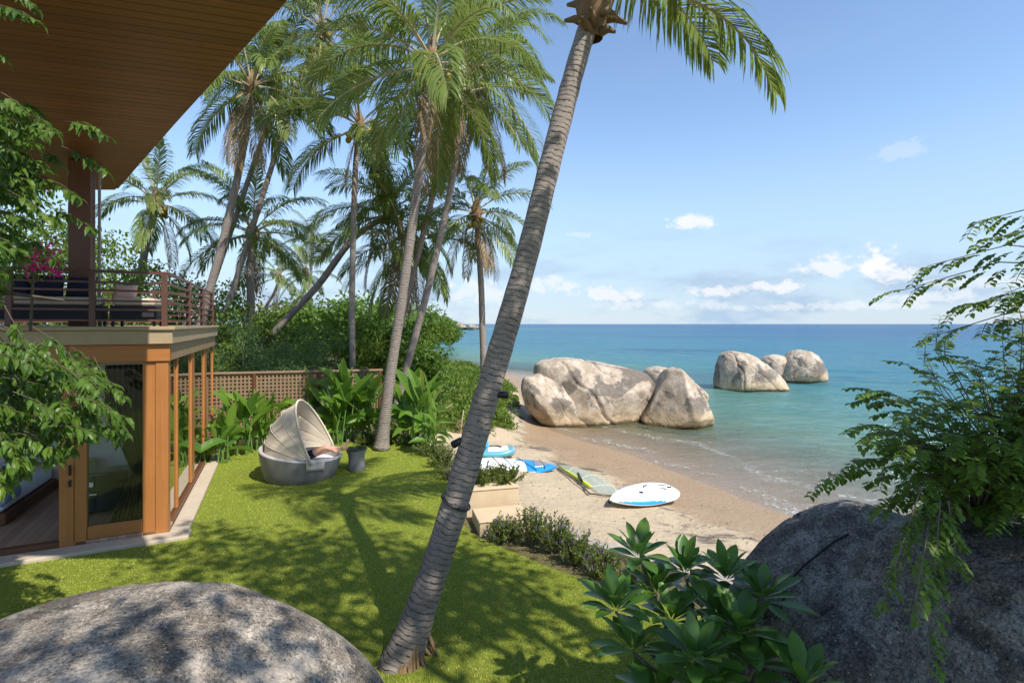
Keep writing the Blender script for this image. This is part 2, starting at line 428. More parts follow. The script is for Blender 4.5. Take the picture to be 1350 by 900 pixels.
def rockmat(name, base, light, dark, stain, speck=.3, scale=1.0, tide=False, ob=True):
    def f(t):
        p = t.pos(True); pw = t.pos()
        n1 = t.noise(p, .55*scale, 6, .6, .6); n2 = t.noise(p, 2.2*scale, 6, .65); n3 = t.noise(p, 26*scale, 4, .7)
        vor = t.n('ShaderNodeTexVoronoi', None, Vector=p, Scale=55.0*scale)
        c = t.mix(t.sstep(n2, .36, .64), base, light)
        c = t.mix(t.m('MULTIPLY', t.sstep(t.m('ADD', n1, t.m('MULTIPLY', t.m('SUBTRACT', n2, .5), .35)), .49, .56), stain), c, dark)
        streak = t.noise(t.scale(p, (1.6, 1.6, .28)), 1.3*scale, 6, .7, 1.0)
        c = t.mix(t.m('MULTIPLY', t.sstep(streak, .54, .70), stain*.75), c, dark)
        c = t.mix(t.m('MULTIPLY', t.sstep(n3, .5, .72), speck), c, tuple(x*.35 for x in dark))
        c = t.mix(t.m('MULTIPLY', t.sstep(t.noise(p, 38*scale, 3, .6), .60, .7), speck*.9), c, tuple(min(1, x*1.5) for x in light))
        gr = t.noise(p, 30*scale, 5, .85); grv = t.m('ADD', .38, t.m('MULTIPLY', t.sstep(gr, .36, .64), 1.25)); c = t.mix(.85 if not tide else .5, c, t.n('ShaderNodeCombineColor', None, Red=grv, Green=grv, Blue=grv), 'MULTIPLY')
        lich = t.m('MULTIPLY', t.sstep(t.noise(p, 1.1*scale, 7, .75, .5), (.56), .62), .25 if tide else .5); c = t.mix(lich, c, tuple(min(1, x*1.15+.03) for x in light))
        if tide:
            z = t.n('ShaderNodeSeparateXYZ', None, Vector=pw).outputs[2]
            zz = t.m('ADD', z, t.m('MULTIPLY', n2, .5))
            c = t.mix(t.m('MULTIPLY', t.m('SUBTRACT', 1.0, t.sstep(zz, -1.32, -.2)), .6), c, (.58, .41, .22))
            c = t.mix(t.m('SUBTRACT', 1.0, t.sstep(zz, -1.30, -1.12)), c, (.13, .085, .045))
        h = t.m('ADD', t.m('MULTIPLY', n2, 1.0), t.m('MULTIPLY', n3, .25))
        out(t, pbsdf(t, c, .85, t.bump(h, .8, .08/scale), .25))
    return mat(name, f)
M['searock'] = rockmat('pale_granite', (.35, .275, .20), (.54, .455, .365), (.11, .095, .082), .85, .3, .8, True)
M['shoulder'] = rockmat('warm_granite', (.17, .14, .11), (.38, .325, .265), (.06, .05, .042), .7, 1.0, 1.5)
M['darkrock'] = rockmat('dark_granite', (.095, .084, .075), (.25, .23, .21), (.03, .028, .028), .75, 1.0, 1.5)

def _trunk(t):
    v = t.attr('tint'); p = t.pos(True)
    n = t.noise(p, 5, 5, .6); n2 = t.noise(t.scale(p, (1, 1, 6)), 9, 4, .6)
    ph = t.m('ADD', t.m('MULTIPLY', v, 1/.062), t.m('MULTIPLY', n, 2.0))
    fr = t.m('FRACT', ph); ring = t.sstep(fr, .70, .95)
    c = t.mix(n2, (.15, .12, .105), (.40, .34, .29)); c = t.mix(t.m('MULTIPLY', t.m('MULTIPLY', ring, .62), t.sstep(t.noise(p, 7, 4, .7), .40, .62)), c, (.085, .065, .055))
    c = t.mix(t.m('MULTIPLY', t.sstep(t.noise(p, 1.6, 4), .5, .72), .45), c, (.13, .11, .10))
    h = t.m('SUBTRACT', t.m('MULTIPLY', n2, .6), t.m('MULTIPLY', ring, .6))
    out(t, pbsdf(t, c, .85, t.bump(h, .8, .02), .2))
M['trunk'] = mat('ringed_palm_bark', _trunk)

M['frond'] = leafmat('palm_frond', (.06, .11, .02), (.215, .28, .055), (.42, .38, .09), .38, .38, .5, True)
M['frond_dry'] = leafmat('dry_frond', (.17, .115, .06), (.34, .25, .14), None, .2, .7, .2)
M['heliconia'] = leafmat('broad_leaf', (.07, .17, .02), (.22, .36, .045), (.40, .42, .08), .42, .33, .5)
M['tree_leaf'] = leafmat('glossy_tree_leaf', (.028, .075, .010), (.12, .21, .022), (.20, .26, .03), .35, .42, .35)
M['dark_leaf'] = leafmat('dark_bush_leaf', (.055, .13, .022), (.20, .31, .045), (.30, .36, .07), .4, .45, .3)
M['bush_leaf'] = leafmat('bush_leaf', (.05, .105, .018), (.19, .27, .04), None, .4, .6, .15, True)
M['pine_leaf'] = leafmat('bluish_bush_leaf', (.065, .12, .045), (.18, .26, .10), None, .4, .7, .15, True)
M['hedge_leaf'] = leafmat('hedge_leaf', (.06, .10, .012), (.17, .22, .03), (.30, .27, .05), .35, .45, .4)
M['cover_leaf'] = leafmat('ground_cover_leaf', (.07, .125, .014), (.19, .27, .035), None, .35, .5, .3, True)
M['plumeria'] = leafmat('plumeria_leaf', (.045, .12, .018), (.14, .27, .04), (.28, .36, .06), .3, .32, .5)

# ------------------------------------------------------------------ ground and sea
SEA = -1.6
SHORE = [(60, -40), (25, -2), (14, 6.5), (9.6, 11.2), (7.6, 13.3), (6.6, 15.35), (5.75, 18.1), (4.6, 20.8), (3.1, 22.9), (2.0, 24.9), (1.5, 28), (1.2, 34), (1.2, 45), (.6, 51),
         (-1.5, 55), (-6.5, 60), (-10.8, 66), (-25, 92), (-60, 160), (-100, 300), (-105, 420), (-80, 470), (-30, 500), (-28, 525), (-90, 600), (-300, 800), (-3000, 3000), (-60000, 20000)]
SEAPOLY = SHORE+[(-60000, 90000), (90000, 90000), (90000, -90000), (60, -90000)]
EDGE = [(-4.6, 16.6), (-2.6, 15.6), (-1.75, 13.6), (-.75, 11.3), (.1, 10.2), (.25, 8.9), (1.15, 8.0), (2.5, 6.9), (5, 5.6), (9, 4.2), (20, 2)]
LAWNP = EDGE+[(60, -60), (-400, -60), (-400, 16.6)]
DEDGE = [(-4.6, 16.6), (-3.4, 18.2), (-2.5, 19.6), (-.5, 21.2), (.25, 23.5), (.45, 28), (.3, 38), (-2.5, 50), (-12, 60), (-32, 92), (-70, 165), (-112, 300), (-120, 420), (-95, 490), (-60, 505), (-60, 520), (-110, 590), (-320, 790), (-3000, 2900), (-60000, 19000)]
DUNEP = DEDGE+[(-60000, 16.6)]
def H(x, y, want=False):
    x = np.asarray(x, float); y = np.asarray(y, float)
    s = pdist(SHORE, x, y); sea = inside(SEAPOLY, x, y); s = np.where(sea, -s, s)
    z = np.where(s > 0, SEA+.055*np.minimum(s, 2.6)+.15*np.clip(s-2.6, 0, 3.6)+.012*np.clip(s-6.2, 0, 12), SEA+np.maximum(.055*s-.05*np.clip(-s-5, 0, 30), -3-.012*np.minimum(-s, 600)))
    und = (vnoise(x, y, 1.7, 1)-.5)*.12+(vnoise(x, y, .6, 2)-.5)*.07+(vnoise(x, y, .33, 12)-.5)*.035
    z = z+und*sst(s, .6, 3.0)+(vnoise(x, y, 3.1, 5)-.5)*.05*sst(s, -3, 1)
    d = pdist(DEDGE, x, y); d = np.where(inside(DUNEP, x, y), d, -d)
    wd = sst(d, -1.2, 2.6)
    z = z*(1-wd)+wd*(-.35+(vnoise(x, y, 2.3, 3)-.5)*.35+np.clip(d, 0, 60)*.012)
    e = pdist(EDGE, x, y); e = np.where(inside(LAWNP, x, y), e, -e)
    we = sst(e, -.3, .0)
    z = z*(1-we)+we*(-.004)
    if want: return z, s, np.maximum(wd, we)
    return z
def Hs(x, y): return float(H(np.array([x]), np.array([y]))[0])
def onground(px, py):  # where the photo's pixel meets the beach
    z = -1.0
    for _ in range(40):
        p = G(px, py, z); z = .5*z+.5*Hs(p.x, p.y)
    return Vector((p.x, p.y, Hs(p.x, p.y)))

def polar(radii, angs):
    r, a = np.meshgrid(radii, angs, indexing='ij'); return (r*np.sin(a)).ravel(), (r*np.cos(a)).ravel(), len(radii), len(angs)
rad = np.concatenate([[.5], np.geomspace(1.5, 9, 90), np.geomspace(9.12, 75, 420), np.geomspace(76, 1500, 110), np.geomspace(1700, 60000, 14)])
ang = np.concatenate([np.linspace(-R(58), R(58), 420), np.linspace(R(62), R(298), 48)])
X, Y, nr, na = polar(rad, ang)
zz, ss, inl = H(X, Y, True)
idx = np.arange(nr*na).reshape(nr, na)
q = np.stack([idx[:-1, :], idx[1:, :], np.roll(idx, -1, 1)[1:, :], np.roll(idx, -1, 1)[:-1, :]], -1).reshape(-1, 4)
mb = MB(); mb.add(np.stack([X, Y, zz], 1), q, inl)
tag(mb.build('ground', M['terrain'], None, True), kind='structure')
# sea: the same net, kept where there is water
keep = (zz < SEA+.10); kq = q[keep[q].any(1)]
use = np.unique(kq); re = np.zeros(nr*na, int); re[use] = np.arange(len(use))
xs_, ys_ = X[use], Y[use]; rs_ = np.hypot(xs_, ys_); dpt = SEA-zz[use]; hw_ = np.zeros(len(use)); rw = np.random.RandomState(4)
spc = np.maximum(rs_*.0051, .05)                 # spacing of the net, so that no wave is finer than it can carry
for k_ in range(46):
    lam = .55*(9.0/.55)**rw.rand(); th_ = R(205)+rw.randn()*.55; kx, ky = math.sin(th_)*6.283/lam, math.cos(th_)*6.283/lam
    gate = .35+.65*vnoise(xs_, ys_, 6+10*rw.rand(), 20+k_)
    hw_ += .0050*lam**.75*np.sin(kx*xs_+ky*ys_+6.283*rw.rand()+1.5*vnoise(xs_, ys_, 5, 70+k_))*np.clip((lam/spc-3)/3, 0, 1)*gate
hw_ *= np.clip(dpt/.5, .12, 1)
mb = MB(); mb.add(np.stack([xs_, ys_, SEA+hw_], 1), re[kq], np.clip(dpt+np.clip(-ss[use]-40, 0, 400)*.012, -.1, 20))
tag(mb.build('sea', M['water'], None, True), kind='structure')

# lawn sheet
LAWN = [(-9.2, 4.0), (-9.0, 15.0), (-4.4, 15.4), (-3.0, 15.2), (-2.15, 13.9), (-1.2, 11.4), (-.95, 9.2), (-.55, 8.5), (.55, 7.4), (1.6, 6.55), (4.2, 5.3), (7, 3), (7, -6), (-9.2, -6)]
mb = MB(); mb.prism(LAWN, -.3, 0.0)
tag(mb.build('lawn', M['lawn']), kind='structure')
# blades of grass, thinning with distance
def grass():
    n = 150000
    d = 4.4*np.exp(np.random.rand(n)*math.log(15.6/4.4)); x = (np.random.rand(n)*1.35-1.0)*d*.95
    k = inside(LAWN, x, d); x = x[k]; d = d[k]; n = len(x)
    Lh = .010+.012*np.random.rand(n); w = (.0035+.0006*d)
    th = np.random.rand(n)*6.283; lean = .25+.6*np.random.rand(n)
    dirv_ = np.stack([np.cos(th)*lean, np.sin(th)*lean, np.ones(n)], 1); dirv_ /= np.linalg.norm(dirv_, axis=1, keepdims=True)
    sd = np.stack([-np.sin(th), np.cos(th), np.zeros(n)], 1)
    p = np.stack([x, d, np.zeros(n)], 1)
    V = np.stack([p-sd*w[:, None], p+sd*w[:, None], p+dirv_*Lh[:, None]], 1).reshape(-1, 3)
    F = np.arange(3*n).reshape(-1, 3)
    m_ = MB(); m_.add(V, F, np.repeat(np.random.rand(n), 3)); return m_
tag(grass().build('grass', M['grass']), kind='stuff', label='short green lawn grass in front of the villa', cat='grass')
# ------------------------------------------------------------------ the villa
VC = Vector((-5.56, 8.56, 0)); VU = Vector((-.9, -.436, 0)); VV = Vector((-.40, .9165, 0))
def vl(v):  # villa coordinates (along the front, along the garden side, height) to the world
    v = np.asarray(v, float).reshape(-1, 3)
    return np.stack([VC.x+v[:, 0]*VU.x+v[:, 1]*VV.x, VC.y+v[:, 0]*VU.y+v[:, 1]*VV.y, v[:, 2]], 1)
def vp(a, b, z): return Vector(vl([(a, b, z)])[0])
villa = thing('villa', VC, 'two storey teak and glass villa with a railed balcony under a plank roof', 'house')
def vbox(name, m, *boxes, r=.008, parent=None):
    q = MB()
    for lo, hi in boxes: q.rbox(lo, hi, min(r, min(abs(h-l) for l, h in zip(lo, hi))*.4), vl, 2)
    return q.build(name, m, parent or villa)
vbox('floor', M['floor'], ((-.02, -.0, -.25), (7.5, 6.5, .10)))
vbox('plinth', M['curb'], ((-.34, -.34, -.2), (7.5, -.005, .055)), ((-.30, -.003, -.2), (-.025, 6.5, .055)), r=.02)
vbox('threshold', M['wood_dark'], ((1.37, -.004, .02), (4.0, .14, .125)), ((-.022, .36, .02), (.10, 6.5, .13)))
vbox('corner_post', M['wood'], ((-.02, -.02, .04), (.155, .17, 2.8)))
vbox('post', M['wood'], ((.160, .0, .04), (.33, .12, 2.8)))
pst = vbox('post', M['wood'], ((1.04, .0, .04), (1.19, .12, 2.8)), ((1.195, -.012, .04), (1.37, .13, 2.8)))
q = MB()
for z, h in ((.95, .10), (1.12, .16), (1.42, .09)): q.rbox((1.22, -.05, z), (1.25, -.008, z+h), .008, vl)
q.build('door_lock', M['black'], pst)
vbox('post', M['wood'], ((4.0, .0, .04), (4.2, .14, 2.8)))
vbox('bottom_rail', M['wood_h'], ((.335, .01, .105), (1.035, .09, .30)))
for a0, a1 in ((.335, 1.035),):
    vbox('window_pane', M['glass'], ((a0, .045, .30), (a1, .053, 2.70)), r=.001)
for b0, b1, w in ((.96, 1.06, .09), (2.6, 3.0, .30), (4.6, 5.0, .28), (6.38, 6.48, .10)):
    vbox('side_post', M['wood'], ((-.0, b0, .132), (w, b1, 2.8)))
for b0, b1 in ((.175, .955), (1.065, 2.595), (3.005, 4.595), (5.005, 6.375)):
    vbox('window_pane', M['glass'], ((.03, b0, .135), (.038, b1, 2.78)), r=.001)
vbox('beam', M['wood_h'], ((-.045, -.05, 2.805), (7.5, .16, 3.08)))
vbox('side_beam', plain('shaded_teak_beam', (.27, .185, .10), .6, .14), ((-.04, .165, 2.807), (.16, 6.5, 3.078)))  # shade on the garden side is put into this beam's duller brown colour
q = MB(); q.rbox((-.09, -.12, 3.083), (7.5, 6.55, 3.30), .01, vl); q.rbox((-.13, -.16, 3.302), (7.5, 6.6, 3.362), .012, vl)
q.build('balcony_slab', M['fascia'], villa)
vbox('ceiling', M['soffit'], ((.17, .17, 2.80), (7.5, 6.4, 2.86)))
vbox('interior_wall', M['wallw'], ((1.05, 4.2, .101), (7.4, 4.3, 2.795)), ((6.6, .3, .101), (6.7, 4.19, 2.795)))
col = vbox('column', M['wood_dark'], ((1.20, .80, 3.364), (1.50, 1.06, 6.09)), r=.012)
vbox('edge_strip', plain('pale_post', (.36, .32, .28), .6), ((1.135, 1.07, 3.364), (1.175, 1.11, 6.09)))
ROOF = [(-1.55, 4.1), (-8.0, 10.7), (-15, 10.7), (-15, 4.1)]
q = MB(); q.prism(ROOF, 6.10, 6.14); rf = q.build('roof', M['soffit'], villa)
q = MB(); q.prism([(-1.50, 4.05), (-7.98, 10.76), (-15, 10.76), (-15, 4.05)], 6.143, 6.34); q.build('fascia', M['wood_dark'], rf)
# railing: a run is its six bars plus its posts
def railing(p0, p1, posts):
    q = MB(); p0 = np.array(p0); p1 = np.array(p1); L = np.linalg.norm(p1-p0)
    for z, t in ((.87, .045), (.695, .03), (.57, .03), (.41, .03), (.275, .03), (.11, .03)):
        d = (p1-p0)/L; nrm = np.array([-d[1], d[0]])*.022
        c = [p0-nrm, p1-nrm, p1+nrm, p0+nrm]
        V = [(x[0], x[1], 3.362+z-t) for x in c]+[(x[0], x[1], 3.362+z) for x in c]
        q.add(vl(V), [(0, 3, 2, 1), (4, 5, 6, 7), (0, 1, 5, 4), (1, 2, 6, 5), (2, 3, 7, 6), (3, 0, 4, 7)])
    r = q.build('railing', M['rail'], villa)
    for t in posts:
        c = p0+(p1-p0)*t/L; w = .038
        MB().rbox((c[0]-w, c[1]-w, 3.3635), (c[0]+w, c[1]+w, 3.362+.86), .006, vl).build('railing_post', M['rail'], r)
railing((-.02, -.03), (7.3, -.03), (.05, .98, 1.95, 2.9, 3.9))
railing((-.02, .03), (-.02, 6.4), (2.0, 4.0, 5.9))
railing((.05, 6.45), (7.3, 6.45), (.2, 1.3, 2.6, 3.9))

# things in the ground floor room
def curtain(a0, b0, da, db, w, z0, z1, tie, mt, label):
    V = []; nu, nv = 40, 26
    for i in range(nu):
        t = i/(nu-1)
        for j in range(nv):
            z = z1+(z0-z1)*j/(nv-1); k = 1
            if tie is not None: k = .32+.68*min(1, abs(z-tie)/(.95 if z > tie else .9))**1.1
            s = (t*k)*w; f = .035*math.sin(t*44)*(.5+.5*k)
            V.append((a0+da*s+abs(db)*f, b0+db*s+abs(da)*f, z))
    q = MB(); q.grid(vl(V), nu, nv); o = q.build('curtain', mt, None, True)
    sm = o.modifiers.new('thickness', 'SOLIDIFY'); sm.thickness = .006
    return tag(o, label, 'curtain')
curtain(.36, .22, 1, 0, .50, .13, 2.75, 1.02, M['curtain'], 'dark tied back curtain behind the glass next to the orange corner post')
curtain(.12, 2.55, 0, -1, .62, .13, 2.75, None, M['curtain'], 'dark straight curtain inside the garden side glass wall')
curtain(.14, 4.58, 0, -1, .38, .13, 2.75, 1.1, plain('brown_curtain', (.12, .07, .045), .9, .2), 'brown gathered curtain at the far end of the garden side glass wall')
q = MB(); q.rbox((.80, 1.35, .11), (1.75, 1.85, .80), .03, vl)
cab = tag(q.build('cabinet', M['darkbox']), 'black glossy cabinet with a white tag behind the front window', 'cabinet')
for a0 in (.83, 1.29): MB().rbox((a0, 1.325, .16), (a0+.43, 1.347, .75), .006, vl).build('cabinet_door', M['darkbox'], cab)
MB().rbox((1.30, 1.31, .58), (1.40, 1.322, .66), .003, vl).build('tag', M['white'], cab)
MB().rbox((1.25, 1.295, .44), (1.37, 1.318, .46), .004, vl).build('handle', M['white'], cab)
bed = thing('bed', vp(3.5, 2.3, .1), 'low dark framed bed with white and blue sheets in the villa room', 'bed')
MB().rbox((2.45, 1.3, .12), (4.6, 3.5, .30), .02, vl).build('bed_frame', M['wood_dark'], bed)
MB().rbox((2.50, 1.35, .30), (4.55, 3.45, .55), .08, vl, 4).build('mattress', M['linen'], bed)
MB().rbox((2.47, 1.30, .40), (4.58, 2.0, .60), .07, vl, 4).build('blanket', plain('blue_sheet', (.25, .30, .55), .9, .15), bed)
ott = thing('ottoman', vp(2.45, 3.6, .1), 'beige upholstered ottoman on thin legs at the end of the bed', 'ottoman')
MB().rbox((1.95, 3.50, .24), (2.9, 4.0, .56), .04, vl).build('seat', M['beige'], ott)
for a0, b0 in ((2.0, 3.54), (2.82, 3.54), (2.0, 3.94), (2.82, 3.94)): MB().rbox((a0, b0, .10), (a0+.035, b0+.035, .245), .005, vl).build('leg', M['black'], ott)

# balcony furniture
def sofa(a0, a1, b0, b1, label, legs=True):
    s = thing('sofa', vp((a0+a1)/2, (b0+b1)/2, 3.362), label, 'sofa')
    def wv(t):
        p = t.pos(); w = t.n('ShaderNodeTexWave', None, Vector=p, Scale=22.0); w2 = t.n('ShaderNodeTexWave', {'bands_direction': 'Z'}, Vector=p, Scale=22.0)
        k = t.m('MULTIPLY', w.outputs[1], w2.outputs[1])
        out(t, pbsdf(t, t.mix(k, (.012, .012, .016), (.05, .05, .065)), .5, t.bump(k, .5, .01)))
    wm = M.setdefault('weave', mat('dark_weave', wv))
    MB().rbox((a0, b0, 3.46), (a1, b1, 3.70), .02, vl).build('base', wm, s)
    MB().rbox((a0+.03, b0+.03, 3.70), (a1-.03, b1-.03, 3.83), .04, vl).build('seat_cushion', M['beige'], s)
    for x, y in ((a0+.02, b0+.02), (a1-.06, b0+.02), (a0+.02, b1-.06), (a1-.06, b1-.06)):
        MB().rbox((x, y, 3.3625), (x+.04, y+.04, 3.465), .004, vl).build('leg', M['black'], s)
    return s
sofa(.95, 2.6, .42, 1.15-.39, 'dark woven balcony sofa with a beige seat behind the left half of the front railing')
sofa(.22, .86, .42, 1.05, 'small dark woven balcony seat nearest the corner of the railing')
def cushion(name, c, sx, sy, sz, rz, tilt, mt, label, cat='cushion'):
    bm = bmesh.new(); bmesh.ops.create_cube(bm, size=2); bmesh.ops.subdivide_edges(bm, edges=bm.edges[:], cuts=7, use_grid_fill=True)
    V = []
    for v in bm.verts:
        x, y, z = v.co; e = max(0, 1-max(abs(x), abs(y))**3)**.5
        V.append(Vector((x*sx*(1-.06*(1-y*y)), y*sy*(1-.06*(1-x*x)), z*sz*(.12+.88*e))))
    bm.verts.index_update(); F = [[v.index for v in f.verts] for f in bm.faces]; bm.free()
    rot = Matrix.Rotation(rz, 4, 'Z') @ Matrix.Rotation(tilt, 4, 'X')
    q = MB(); q.add([(rot @ v+Vector(c))[:] for v in V], F)
    return tag(q.build(name, mt, None, True), label, cat)
cushion('cushion', vp(2.15, .66, 4.00), .24, .20, .09, R(26), R(75), M['navy'], 'navy cushion at the left end of the balcony sofa half hidden by leaves')
cushion('cushion', vp(1.72, .66, 4.00), .22, .19, .09, R(26), R(75), M['navy'], 'navy cushion in the middle of the balcony sofa, left of the column')
cushion('cushion', vp(1.28, .66, 3.99), .20, .18, .09, R(26), R(72), M['navy'], 'navy cushion on the balcony sofa directly in front of the column')
cushion('round_cushion', vp(.70, .66, 3.92), .17, .15, .08, R(26), R(62), M['pink'], 'pale pink round cushion on the balcony seat near the railing corner')

# ------------------------------------------------------------------ lattice fence behind the plants
F0, F1 = Vector((-9.1, 14.75, 0)), Vector((-3.95, 16.1, 0)); FD = (F1-F0).normalized(); FL = (F1-F0).length
fence = thing('lattice_fence', F0, 'brown wooden lattice garden fence behind the row of broad leaf plants', 'fence')
def fl(v):
    v = np.asarray(v, float).reshape(-1, 3); n = Vector((-FD.y, FD.x, 0))
    return np.stack([F0.x+v[:, 0]*FD.x+v[:, 1]*n.x, F0.y+v[:, 0]*FD.y+v[:, 1]*n.y, v[:, 2]], 1)
lat = _wood('lattice_wood', (.22, .13, .075), (.36, .24, .15), (3, 3, 1), .7)
q = MB()
x = .05
while x < FL-.05: q.box((x, -.012, .22), (x+.046, -.001, 1.95), fl); x += .105
z = .24
while z < 1.93: q.box((.03, .001, z), (FL-.03, .012, z+.046), fl); z += .105
q.build('lattice_panel', lat, fence)
for i in range(4):
    x = i*(FL-.09)/3; MB().rbox((x, -.05, -.1), (x+.09, .05, 1.98), .01, fl).build('fence_post', M['wood_dark'], fence)
MB().rbox((-.03, -.06, 1.982), (FL+.03, .06, 2.04), .01, fl).build('top_rail', lat, fence)
MB().rbox((0, -.10, -.1), (FL, .10, .20), .02, fl).build('base_wall', M['sandstone'], fence)

# ------------------------------------------------------------------ boulders
def boulder(name, px, d, front, back, mt, label, sub=5, amp=.10, p=9, seed=0, obl=.86, fs=.35, zdown=1.2, rough=1.0, cuts=(), cracks=(), cat='boulder', group=None):
    W3 = [P(x, y, d) for x, y in px]; c2 = Vector((sum(v.x for v in W3)/len(W3), 0, sum(v.z for v in W3)/len(W3)))
    pl = []
    ctr = Vector((c2.x, d, c2.z))
    for i in range(len(W3)):
        a, b = W3[i], W3[(i+1) % len(W3)]
        e = (b-a); n = Vector((e.z, 0, -e.x)).normalized(); h = (a-ctr).dot(n)
        if h < 0: n = -n; h = -h
        if h < 1e-3: continue
        pl.append((n, h))
        for s, k in ((-1, front), (1, back)):
            nn = Vector((n.x, s*.9, n.z+.12)).normalized(); hh = math.hypot(h, k*.9)/1.345*1.18*obl+.02
            pl.append((nn, max(hh, h*.75)))
    pl += [(Vector((0, -1, fs)).normalized(), front), (Vector((.25, -1, -.1)).normalized(), front*1.05), (Vector((0, 1, .3)).normalized(), back), (Vector((0, 0, -1)), zdown+c2.z-min(v.z for v in W3))]
    pl += [(Vector(n).normalized(), h) for n, h in cuts]
    N = np.array([n[:] for n, h in pl]); Hh = np.array([h for n, h in pl])
    bm = bmesh.new(); bmesh.ops.create_icosphere(bm, subdivisions=sub, radius=1)
    bm.verts.index_update()
    V = np.array([v.co[:] for v in bm.verts]); F = np.array([[v.index for v in f.verts] for f in bm.faces]); bm.free()
    dt = np.clip(V @ N.T/Hh, 0, None); r = (dt**p).sum(1)**(-1/p)
    size = float(np.median(r)); O = Vector((seed*13.7, seed*7.1, seed*3.3)); outp = np.zeros_like(V)
    for i, v in enumerate(V):
        w = Vector(v*r[i]); k = w/size
        nz = noise.fractal(k*1.1+O, 1.15, 2.0, 5)*amp*size+noise.fractal(k*6+O, .8, 2.2, 4)*.006*size*rough
        rd = abs(noise.noise(k*1.3+O*2)+.5*noise.noise(k*3.1+O)); nz -= max(0, .035-rd)*size*1.1*rough
        for cn, co, cw, cd in cracks:
            q_ = abs(k.dot(Vector(cn).normalized())-co+.10*noise.noise(k*2.2+O)+.03*noise.noise(k*7+O)); nz -= cd*size*max(0, 1-q_/cw)**1.5
        outp[i] = (w*(1+nz/max(.2, w.length)))[:]
    q = MB(); q.add(outp, F)
    o = q.build(name, mt, None, True); o.location = ctr
    return tag(o, label, cat, group)
boulder('boulder', [(702, 500), (704, 480), (720, 474), (755, 472), (800, 480), (848, 489), (861, 506), (857, 535), (838, 566), (800, 580), (735, 580), (700, 545)], 28.2, 2.3, 2.6, M['searock'],
        'largest pale granite boulder at the beach edge with a long sloping top', 6, .045, 40, 1, rough=.6, fs=.62, cuts=[((.35, -1, .75), 2.05), ((-.5, -1, .2), 2.4), ((.5, -1, -.35), 2.3)], cracks=[((.75, .1, .62), -.12, .045, .055), ((.55, 0, .8), .52, .03, .05), ((.9, .3, -.2), .75, .03, .05)])
boulder('boulder', [(686, 512), (690, 498), (712, 493), (738, 505), (765, 540), (775, 566), (730, 572), (694, 540)], 26.6, 1.1, 1.8, M['searock'],
        'low rounded granite block leaning on the near left side of the largest boulder', 6, .04, 36, 2, rough=.5, fs=.55, cuts=[((.3, -1, .9), .95)], cracks=[((.8, 0, .5), .3, .03, .04)])
boulder('boulder', [(846, 555), (862, 520), (881, 488), (893, 484), (907, 497), (924, 525), (936, 556), (915, 570), (860, 570)], 26.8, 1.7, 1.9, M['searock'],
        'wedge shaped white granite boulder in the shallows right of the largest boulder', 6, .03, 44, 3, rough=.35, fs=.5, cuts=[((-.85, -1, .35), .95), ((.5, -1, .5), 1.35)], cracks=[((.2, -.3, 1), -.55, .03, .04)])
boulder('boulder', [(847, 505), (849, 487), (868, 482), (898, 490), (934, 521), (930, 535), (860, 540)], 31.5, 1.5, 1.6, M['searock'],
        'tan low boulder mostly hidden behind the wedge shaped boulder', 5, .07, 14, 4)
boulder('boulder', [(946, 515), (947, 485), (954, 466), (970, 462), (987, 466), (1012, 483), (1032, 505), (1038, 520), (990, 530), (950, 530)], 41, 2.0, 2.4, M['searock'],
        'boulder standing in the sea with a steep left face and a sloping right side', 6, .045, 30, 5, fs=.3, cracks=[((1, 0, .1), -.45, .04, .07), ((.6, 0, .8), .2, .03, .04)])
boulder('boulder', [(1000, 490), (1004, 472), (1018, 466), (1036, 469), (1046, 480), (1044, 505), (1005, 505)], 48, 1.6, 1.8, M['searock'],
        'small round boulder half hidden between the two larger rocks in the sea', 5, .06, 8, 6)
boulder('boulder', [(1028, 503), (1033, 477), (1045, 464), (1060, 460), (1073, 467), (1086, 492), (1085, 508), (1055, 512)], 47, 2.0, 2.0, M['searock'],
        'rounded boulder farthest right in the sea with a dark stain on top', 6, .07, 13, 7)
boulder('boulder', [(1092, 625), (1093, 622.5), (1097, 621.5), (1101, 623), (1102, 627)], 16.9, .12, .12, M['darkrock'], 'tiny dark rock tip breaking the water off the beach', 4, .1, 6, 8, zdown=.4)
boulder('boulder', [(-170, 930), (-90, 842), (50, 820), (175, 806), (262, 814), (355, 852), (430, 896), (480, 940), (550, 1100), (-170, 1100)], 3.55, 1.25, 1.0, M['shoulder'],
        'huge rounded warm grey boulder in front of the lawn, half in dappled shade', 6, .055, 10, 9, fs=.75, obl=.95, zdown=.3, rough=.8)
boulder('boulder', [(990, 890), (1012, 812), (1062, 758), (1116, 720), (1175, 688), (1228, 696), (1270, 770), (1270, 1080), (960, 1080)], 4.2, 1.0, 1.1, M['darkrock'],
        'dark shaded granite boulder beside the frangipani, left of the crevice', 6, .07, 26, 10, fs=.75, obl=.92, zdown=.3, cuts=[((-.45, -.8, .75), 1.12), ((.3, -1, .5), 1.1)], cracks=[((.9, 0, .3), .15, .03, .04)])
boulder('boulder', [(1130, 960), (1190, 840), (1235, 755), (1285, 712), (1360, 690), (1500, 690), (1560, 900), (1450, 1200), (1130, 1200)], 3.35, .9, 1.0, M['darkrock'],
        'dark shaded granite boulder under the hanging creeper, right of the crevice', 6, .08, 24, 11, fs=.7, obl=.92, zdown=.3, cuts=[((-.3, -.9, .7), .95)], cracks=[((.6, 0, .7), .2, .03, .04)])
